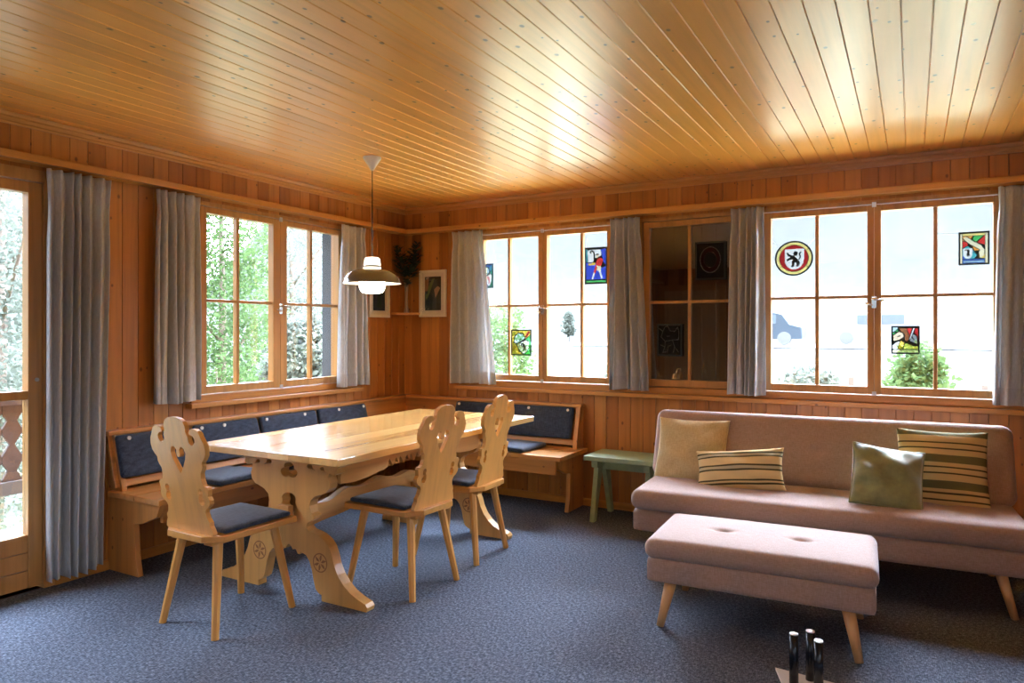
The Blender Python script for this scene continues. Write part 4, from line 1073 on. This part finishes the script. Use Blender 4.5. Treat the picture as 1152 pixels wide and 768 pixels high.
# ------------------------------------------------------------------ outdoors
M['grass'] = plain('meadow', (.0225, .0220, .0142), .95, noise=.25, nscale=1.3)
M['gravel'] = plain('pale_road', (.12, .12, .118), .9, noise=.1, nscale=3)
M['bark'] = plain('bark', (.16, .12, .09), .9, noise=.3)
M['old_wood'] = plain('weathered_wood', (.10, .07, .06), .85, noise=.25, nscale=14)
M['deck'] = plain('pale_deck', (.13, .13, .125), .8, noise=.1, nscale=8)
def leafmat(name, c):
    m, nt, out = new_mat(name); L = nt.links.new
    tc = N(nt, 'ShaderNodeTexCoord'); no = N(nt, 'ShaderNodeTexNoise', Scale=2.2, Detail=3.0); L(tc.outputs['Object'], no.inputs['Vector'])
    r1 = ramp(nt, [(.3, tuple(v * .55 for v in c)), (.7, tuple(min(1, v * 1.5) for v in c))]); L(no.outputs['Fac'], r1.inputs[0])
    d = N(nt, 'ShaderNodeBsdfDiffuse'); t = N(nt, 'ShaderNodeBsdfTranslucent'); L(r1.outputs[0], d.inputs[0]); L(r1.outputs[0], t.inputs[0])
    mx = N(nt, 'ShaderNodeMixShader', Fac=.4); L(d.outputs[0], mx.inputs[1]); L(t.outputs[0], mx.inputs[2]); L(mx.outputs[0], out.inputs[0]); return m
M['leaf_a'] = leafmat('leaf_fresh', (.075, .12, .045)); M['leaf_b'] = leafmat('leaf_pale', (.135, .15, .12)); M['leaf_c'] = leafmat('leaf_dark', (.03, .055, .035))
def smooth(a, b, t): t = max(0, min(1, (t - a) / (b - a))); return t * t * (3 - 2 * t)
def gh(x, y):   # ground height outside
    # distance behind the back wall and beyond the left wall
    h = -.75
    if y > 0: h += smooth(4, 22, y) * 1.45 + smooth(38, 88, y) * 36 + max(0, y - 88) * .3
    if x < 0:
        k = smooth(1.5, 5, -x); h += -1.2 * k * (1 - smooth(2, 12, y)) + smooth(12, 45, -x) * 16 * (1 - smooth(8, 22, y))
    return h + (.10 * math.sin(x * .7) * math.cos(y * .6) if y < 20 or y > 40 else 0)
mb = MB(); vs = []; fs = []
xs = [-70 + i * 2.5 for i in range(0, 69)]; yy = [-30 + i * 2.5 for i in range(0, 61)]
for y in yy:
    for x in xs:
        z = gh(x, y)
        if -1 < x < XR + 1 and YF - 1 < y < 1: z = -.9
        vs.append((x, y, z))
for j in range(len(yy) - 1):
    for i in range(len(xs) - 1):
        a_ = j * len(xs) + i; fs.append((a_, a_ + 1, a_ + len(xs) + 1, a_ + len(xs)))
mb.add(vs, fs, True); struct('ground', mb, M['grass'])
mb = MB(); vs = []; fs = []   # road across the slope behind the house
for i in range(0, 60):
    x = -50 + i * 2.4; yc = 30
    for k, dy in enumerate((-6.6, 4.6)): vs.append((x, yc + dy, gh(x, yc) + .04))
for i in range(59): fs.append((2 * i, 2 * i + 2, 2 * i + 3, 2 * i + 1))
mb.add(vs, fs, True); struct('road', mb, M['gravel'])
mb = MB(); mb.box(-1.55, -.13, -6.0, .6, -.16, -.04)
for k in range(14): pass
struct('balcony_floor', mb, M['deck'], bevel=.005)
M['rear_bounce_pale'] = plain('rear_bounce', (.42, .41, .37), .8, noise=.06)
M['bounce_pale'] = plain('ceiling_bounce', (.68, .64, .38), .9, noise=.06)
mb = MB(); mb.box(-7, XR + 4, .2, 9.5, -.9, -.62); mb.box(-7, -.15, YF, .2, -1.6, -1.25); struct('bounce_ground', mb, M['bounce_pale'])  # unseen bright ground added to bounce daylight up onto the ceiling
mb = MB(); mb.box(-2, 12, -16, YF - .14, -.5, -.2); mb.box(XR + .14, 12, YF, -1.5, -.5, -.2); struct('rear_bounce_ground', mb, M['rear_bounce_pale'])  # unseen pale slabs added to bounce sun in through the rear windows
# roof overhang
mb = MB(); mb.box(-.9, XR + .8, .13, .80, 2.62, 2.72); mb.box(-.9, -.13, -7.2, .13, 2.62, 2.72); mb.box(-.13, XR + .8, YF - .5, .13, 2.56, 2.66)
struct('roof', mb, M['old_wood'])
# carved balcony railing
bl = empty('balcony_railing', (-1.32, -3.2, -.04), label='weathered balcony railing with cut-out boards outside the glazed door', cat='railing')
mb = MB(); mb.box(-1.36, -1.28, -5.9, -2.0, .84, .90); build('top_rail', mb, M['old_wood'], bl, bevel=.004)
mb = MB(); mb.box(-1.36, -1.30, -5.9, -2.0, .24, .33); build('bottom_rail', mb, M['deck'], bl, bevel=.004)
k = 0; y = -5.8
while y < -2.1:
    w = .120; c = w / 2
    o_ = [(0, .30), (w, .30), (w, .34), (w - .030, .40), (w, .46), (w, .50), (w - .045, .575), (w, .65), (w, .68), (w - .03, .735), (w, .79), (w, .86), (0, .86), (0, .79), (.03, .735), (0, .68), (0, .65), (.045, .575), (0, .50), (0, .46), (.035, .40), (0, .34)]
    m0 = MB(); m0.poly(o_, (), 0, .022); mb = MB(); mb.add([Vector((-1.32 - v.z, y + v.x, v.y)) for v in m0.v], m0.f); build('baluster', mb, M['old_wood'], bl); y += w + .003


def leaves(mb, c, rad, n, size, rng, flat=1.0):
    for _ in range(n):
        while True:
            p = Vector((rng.uniform(-1, 1), rng.uniform(-1, 1), rng.uniform(-1, 1)))
            if p.length <= 1: break
        if rng.random() < .7 and p.length > 0: p = p.normalized() * rng.uniform(.7, 1)
        p = Vector(c) + Vector((p.x * rad[0], p.y * rad[1], p.z * rad[2]))
        d = Vector((rng.uniform(-1, 1), rng.uniform(-1, 1), rng.uniform(-.8, .8) * flat)).normalized(); e = d.cross(Vector((rng.uniform(-1, 1), rng.uniform(-1, 1), rng.uniform(-1, 1)))).normalized()
        s = size * rng.uniform(.6, 1.3)
        mb.add([p, p + d * s * .5 + e * s * .28, p + d * s, p + d * s * .5 - e * s * .28], [(0, 1, 2, 3)])
def tree(x, y, h, r, mat, label, seed, n=2600, size=.14, cat='tree', name='tree', group=None, blobs=9, trunk=.09, low=.15):
    rng = random.Random(seed); z = gh(x, y)
    root = empty(name, (x, y, z), label=label, cat=cat)
    if group: root['group'] = group
    mb = MB(); pts = [Vector((x, y, z - .1)), Vector((x + .1 * r, y, z + h * .5)), Vector((x, y + .05 * r, z + h * .9))]
    mb.tube(pts, [trunk, trunk * .7, trunk * .25], 8)
    for b in range(6):
        a_ = rng.uniform(0, 6.28); s_ = pts[0].lerp(pts[2], rng.uniform(.25, .7)); mb.tube([s_, s_ + Vector((math.cos(a_) * r * .75, math.sin(a_) * r * .75, h * .18))], [trunk * .4, trunk * .1], 5)
    build('trunk', mb, M['bark'], root)
    mb = MB()
    for b in range(blobs):
        u = rng.uniform(low, 1); rr = r * (.35 + .35 * math.sin(math.pi * min(.95, u))); a_ = rng.uniform(0, 6.28); q = r * .55 * rng.random() * (1.2 - u)
        leaves(mb, (x + math.cos(a_) * q, y + math.sin(a_) * q, z + h * (.1 + .85 * u)), (rr, rr, rr * .8), n // blobs, size, rng)
    build('foliage', mb, mat, root)
G1 = 'trees and shrubs beyond the balcony'
tl = [(-5.0, -1.0, 6.6, 1.9, 'leaf_b', 'pale loose tree filling the glazed balcony door'), (-3.0, -3.4, 3.0, .9, 'leaf_a', 'low green tree just beyond the carved balcony railing'), (-5.6, 2.4, 6.4, 1.5, 'leaf_a', 'fresh green tree in the left half of the side window'),
      (-3.1, 1.9, 2.9, .8, 'leaf_b', 'pale bush filling the lower panes of the side window'), (-8.6, 6.6, 7.2, 2.0, 'leaf_b', 'tall pale tree in the right half of the side window'), (-5.2, 5.1, 4.4, 1.0, 'leaf_a', 'green bush left of the open grey shutter'),
      (-10.5, 2.3, 8.0, 2.4, 'leaf_b', 'pale tree standing behind the nearer garden trees'), (-9.6, -3.4, 8.0, 2.6, 'leaf_c', 'darker tree far left behind the balcony')]
for i, (x, y, h, r, m, lab) in enumerate(tl): tree(x, y, h, r, M[m], lab, 40 + i, n=22000, size=.075, group=G1, blobs=18)
sh_ = [(-.55, 2.7, 2.4, .62, 'leaf_a', 'feathery green shrub outside behind the flaring curtain'), (3.12, 1.9, 1.72, .62, 'leaf_b', 'low pale shrub outside under the round glass disc'), (4.0, 1.9, 2.02, .46, 'leaf_a', 'leafy bush outside behind the helmeted head panel'), (1.2, 2.0, 1.70, .6, 'leaf_b', 'low pale bush outside below the left back window'), (-15.5, 37.0, 1.9, .55, 'leaf_b', 'single small tree beyond the road, seen in the left back window')]
for i, (x, y, h, r, m, lab) in enumerate(sh_): tree(x, y, h, r, M[m], lab, 60 + i, n=3000 if i < 4 else 1200, size=.06 if i < 4 else .2, name='shrub' if i < 4 else 'tree', cat='shrub' if i < 4 else 'tree', trunk=.03, blobs=9, low=.62 if i < 4 else .15)
# meadow fence
mf = empty('meadow_fence', (1.0, 9.0, gh(1, 9)), label='low post and rail fence on the meadow outside the left back window', cat='fence')
mb = MB(); 
for z in (.35, .75):
    for k in range(6): mb.bar((-5 + 2 * k, 9.0, gh(-5 + 2 * k, 9) + z), (-3 + 2 * k, 9.0, gh(-3 + 2 * k, 9) + z), .05)
build('rail', mb, M['deck'], mf)
for k in range(7):
    x = -5 + k * 2; mb = MB(); mb.bar((x, 9.06, gh(x, 9) - .1), (x, 9.06, gh(x, 9) + .95), .09); build('post', mb, M['old_wood'], mf)
# parked vehicles on the road
def vehicle(x, y, cab, bodyc, label, L_=4.3, Hh=1.5):
    z = gh(x, y) + .05; root = empty('car', (x, y, z), label=label, cat='car')
    sil = [(-.5, .18), (-.5, .50), (-.47, .56), (-.36, .60), (-.26, .95), (-.20, 1.0), (.22, 1.0), (.30, .94), (.38, .62), (.49, .54), (.5, .18)]
    m0 = MB(); m0.poly([(a_ * L_, b_ * Hh) for a_, b_ in sil], (), 0, 1.7); mb = MB(); mb.add([Vector((x + v.x, y + .85 - v.z, z + v.y)) for v in m0.v], m0.f); build('body', mb, bodyc, root, bevel=.05)
    mb = MB(); mb.box(x - .21 * L_, x + .24 * L_, y - .87, y - .86, z + .64 * Hh, z + .92 * Hh); build('side_window', mb, cab, root)
    for sx in (-.32, .32):
        mb = MB(); mb.tube([(x + sx * L_, y - .88, z + .3), (x + sx * L_, y - .66, z + .3)], .3, 20); build('wheel', mb, M['deck'], root)
M['car_blue'] = plain('blue_paint', (.045, .06, .075), .3); M['car_white'] = plain('white_paint', (.22, .22, .22), .3); M['car_glass'] = plain('car_glass', (.1, .12, .14), .1)
vehicle(-2.5, 30.0, M['car_glass'], M['car_blue'], 'blue and white vehicle on the road beside the dark-window curtain')
vehicle(2.6, 33.0, M['car_glass'], M['car_white'], 'white car on the road seen left of the window handle')
# dark chalet roofs on the hillside
def chalet(x, y, w, label):
    z = gh(x, y); root = empty('chalet', (x, y, z), label=label, cat='house')
    mb = MB(); mb.box(x - w / 2, x + w / 2, y - 2, y + 2, z - 2, z + 1.6); build('wall', mb, M['old_wood'], root)
    mb = MB(); mb.add([(x - w * .6, y - 2.6, z + 1.5), (x + w * .6, y - 2.6, z + 1.5), (x + w * .6, y, z + 3.0), (x - w * .6, y, z + 3.0), (x - w * .6, y + 2.6, z + 1.5), (x + w * .6, y + 2.6, z + 1.5)], [(0, 1, 2, 3), (3, 2, 5, 4), (0, 3, 4), (1, 5, 2)]); build('roof', mb, M['shutter_grey'], root)
chalet(-13.5, 62, 7.0, 'distant grey-roofed house on the hillside seen through the left back window')

# ------------------------------------------------------------------ light
w = bpy.data.worlds.new('world'); sc.world = w; w.use_nodes = True; nt = w.node_tree; nt.nodes.clear(); L = nt.links.new
out = nt.nodes.new('ShaderNodeOutputWorld'); bg = N(nt, 'ShaderNodeBackground', Strength=30.0)
tc = N(nt, 'ShaderNodeTexCoord'); sep = N(nt, 'ShaderNodeSeparateXYZ'); L(tc.outputs['Generated'], sep.inputs[0])
rw = ramp(nt, [(0.0, (.06, .06, .055)), (.50, (.06, .065, .06)), (.56, (.4, .46, .52)), (.68, (.70, .82, 1.04)), (.76, (.98, 1.17, 1.50)), (1.0, (.85, 1.07, 1.45))])
L(math_n(nt, 'ADD', math_n(nt, 'MULTIPLY', sep.outputs[2], .5), .5), rw.inputs[0])
ry = ramp(nt, [(0.0, (.10, .10, .10)), (.45, (.62, .62, .62)), (.75, (1.7, 1.7, 1.7)), (1.0, (2.2, 2.2, 2.2))])   # sky weighted brighter beyond the back wall, dimmer behind the camera
L(math_n(nt, 'ADD', math_n(nt, 'MULTIPLY', sep.outputs[1], .5), .5), ry.inputs[0])
L(mix_col(nt, 1.0, rw.outputs[0], ry.outputs[0], 'MULTIPLY'), bg.inputs[0]); L(bg.outputs[0], out.inputs[0])
w.cycles.sampling_method = 'MANUAL' if hasattr(w.cycles, 'sampling_method') else 'AUTOMATIC'
try: w.cycles.sample_map_resolution = 256
except Exception: pass
sun = bpy.data.objects.new('sun', bpy.data.lights.new('sun', 'SUN')); col.objects.link(sun)
sun.data.energy = 5.0; sun.data.angle = R(3); sun.data.color = (1, .96, .88)
sun.rotation_euler = (R(38), 0, R(25))
def portal(T, O, name):
    l = bpy.data.lights.new(name, 'AREA'); l.shape = 'RECTANGLE'; l.cycles.is_portal = True
    o = bpy.data.objects.new(name, l); col.objects.link(o)
    a = (O[0] + O[1]) / 2; z = (O[2] + O[3]) / 2
    o.location = T(a, -.16, z); l.size = O[1] - O[0]; l.size_y = O[3] - O[2]
    d = (T(a, 1, z) - T(a, 0, z)); o.rotation_euler = d.to_track_quat('-Z', 'Z').to_euler()
for T, O, n_ in ((TL, W1, 'portal'), (TL, D1, 'portal'), (TB, W2, 'portal'), (TB, W4, 'portal'), (TR, RW, 'portal'), (TF, FW, 'portal')): portal(T, O, n_)

# ------------------------------------------------------------------ colour management, sampling hints
sc.view_settings.view_transform = 'Standard'; sc.view_settings.look = 'None'; sc.view_settings.gamma = 1.0
sc.view_settings.use_curve_mapping = False; sc.view_settings.exposure = 0.32
cy = sc.cycles
cy.use_denoising = True; cy.max_bounces = 10; cy.diffuse_bounces = 6; cy.glossy_bounces = 4; cy.transparent_max_bounces = 16; cy.transmission_bounces = 4
cy.caustics_reflective = False; cy.caustics_refractive = False; cy.sample_clamp_indirect = 6.0
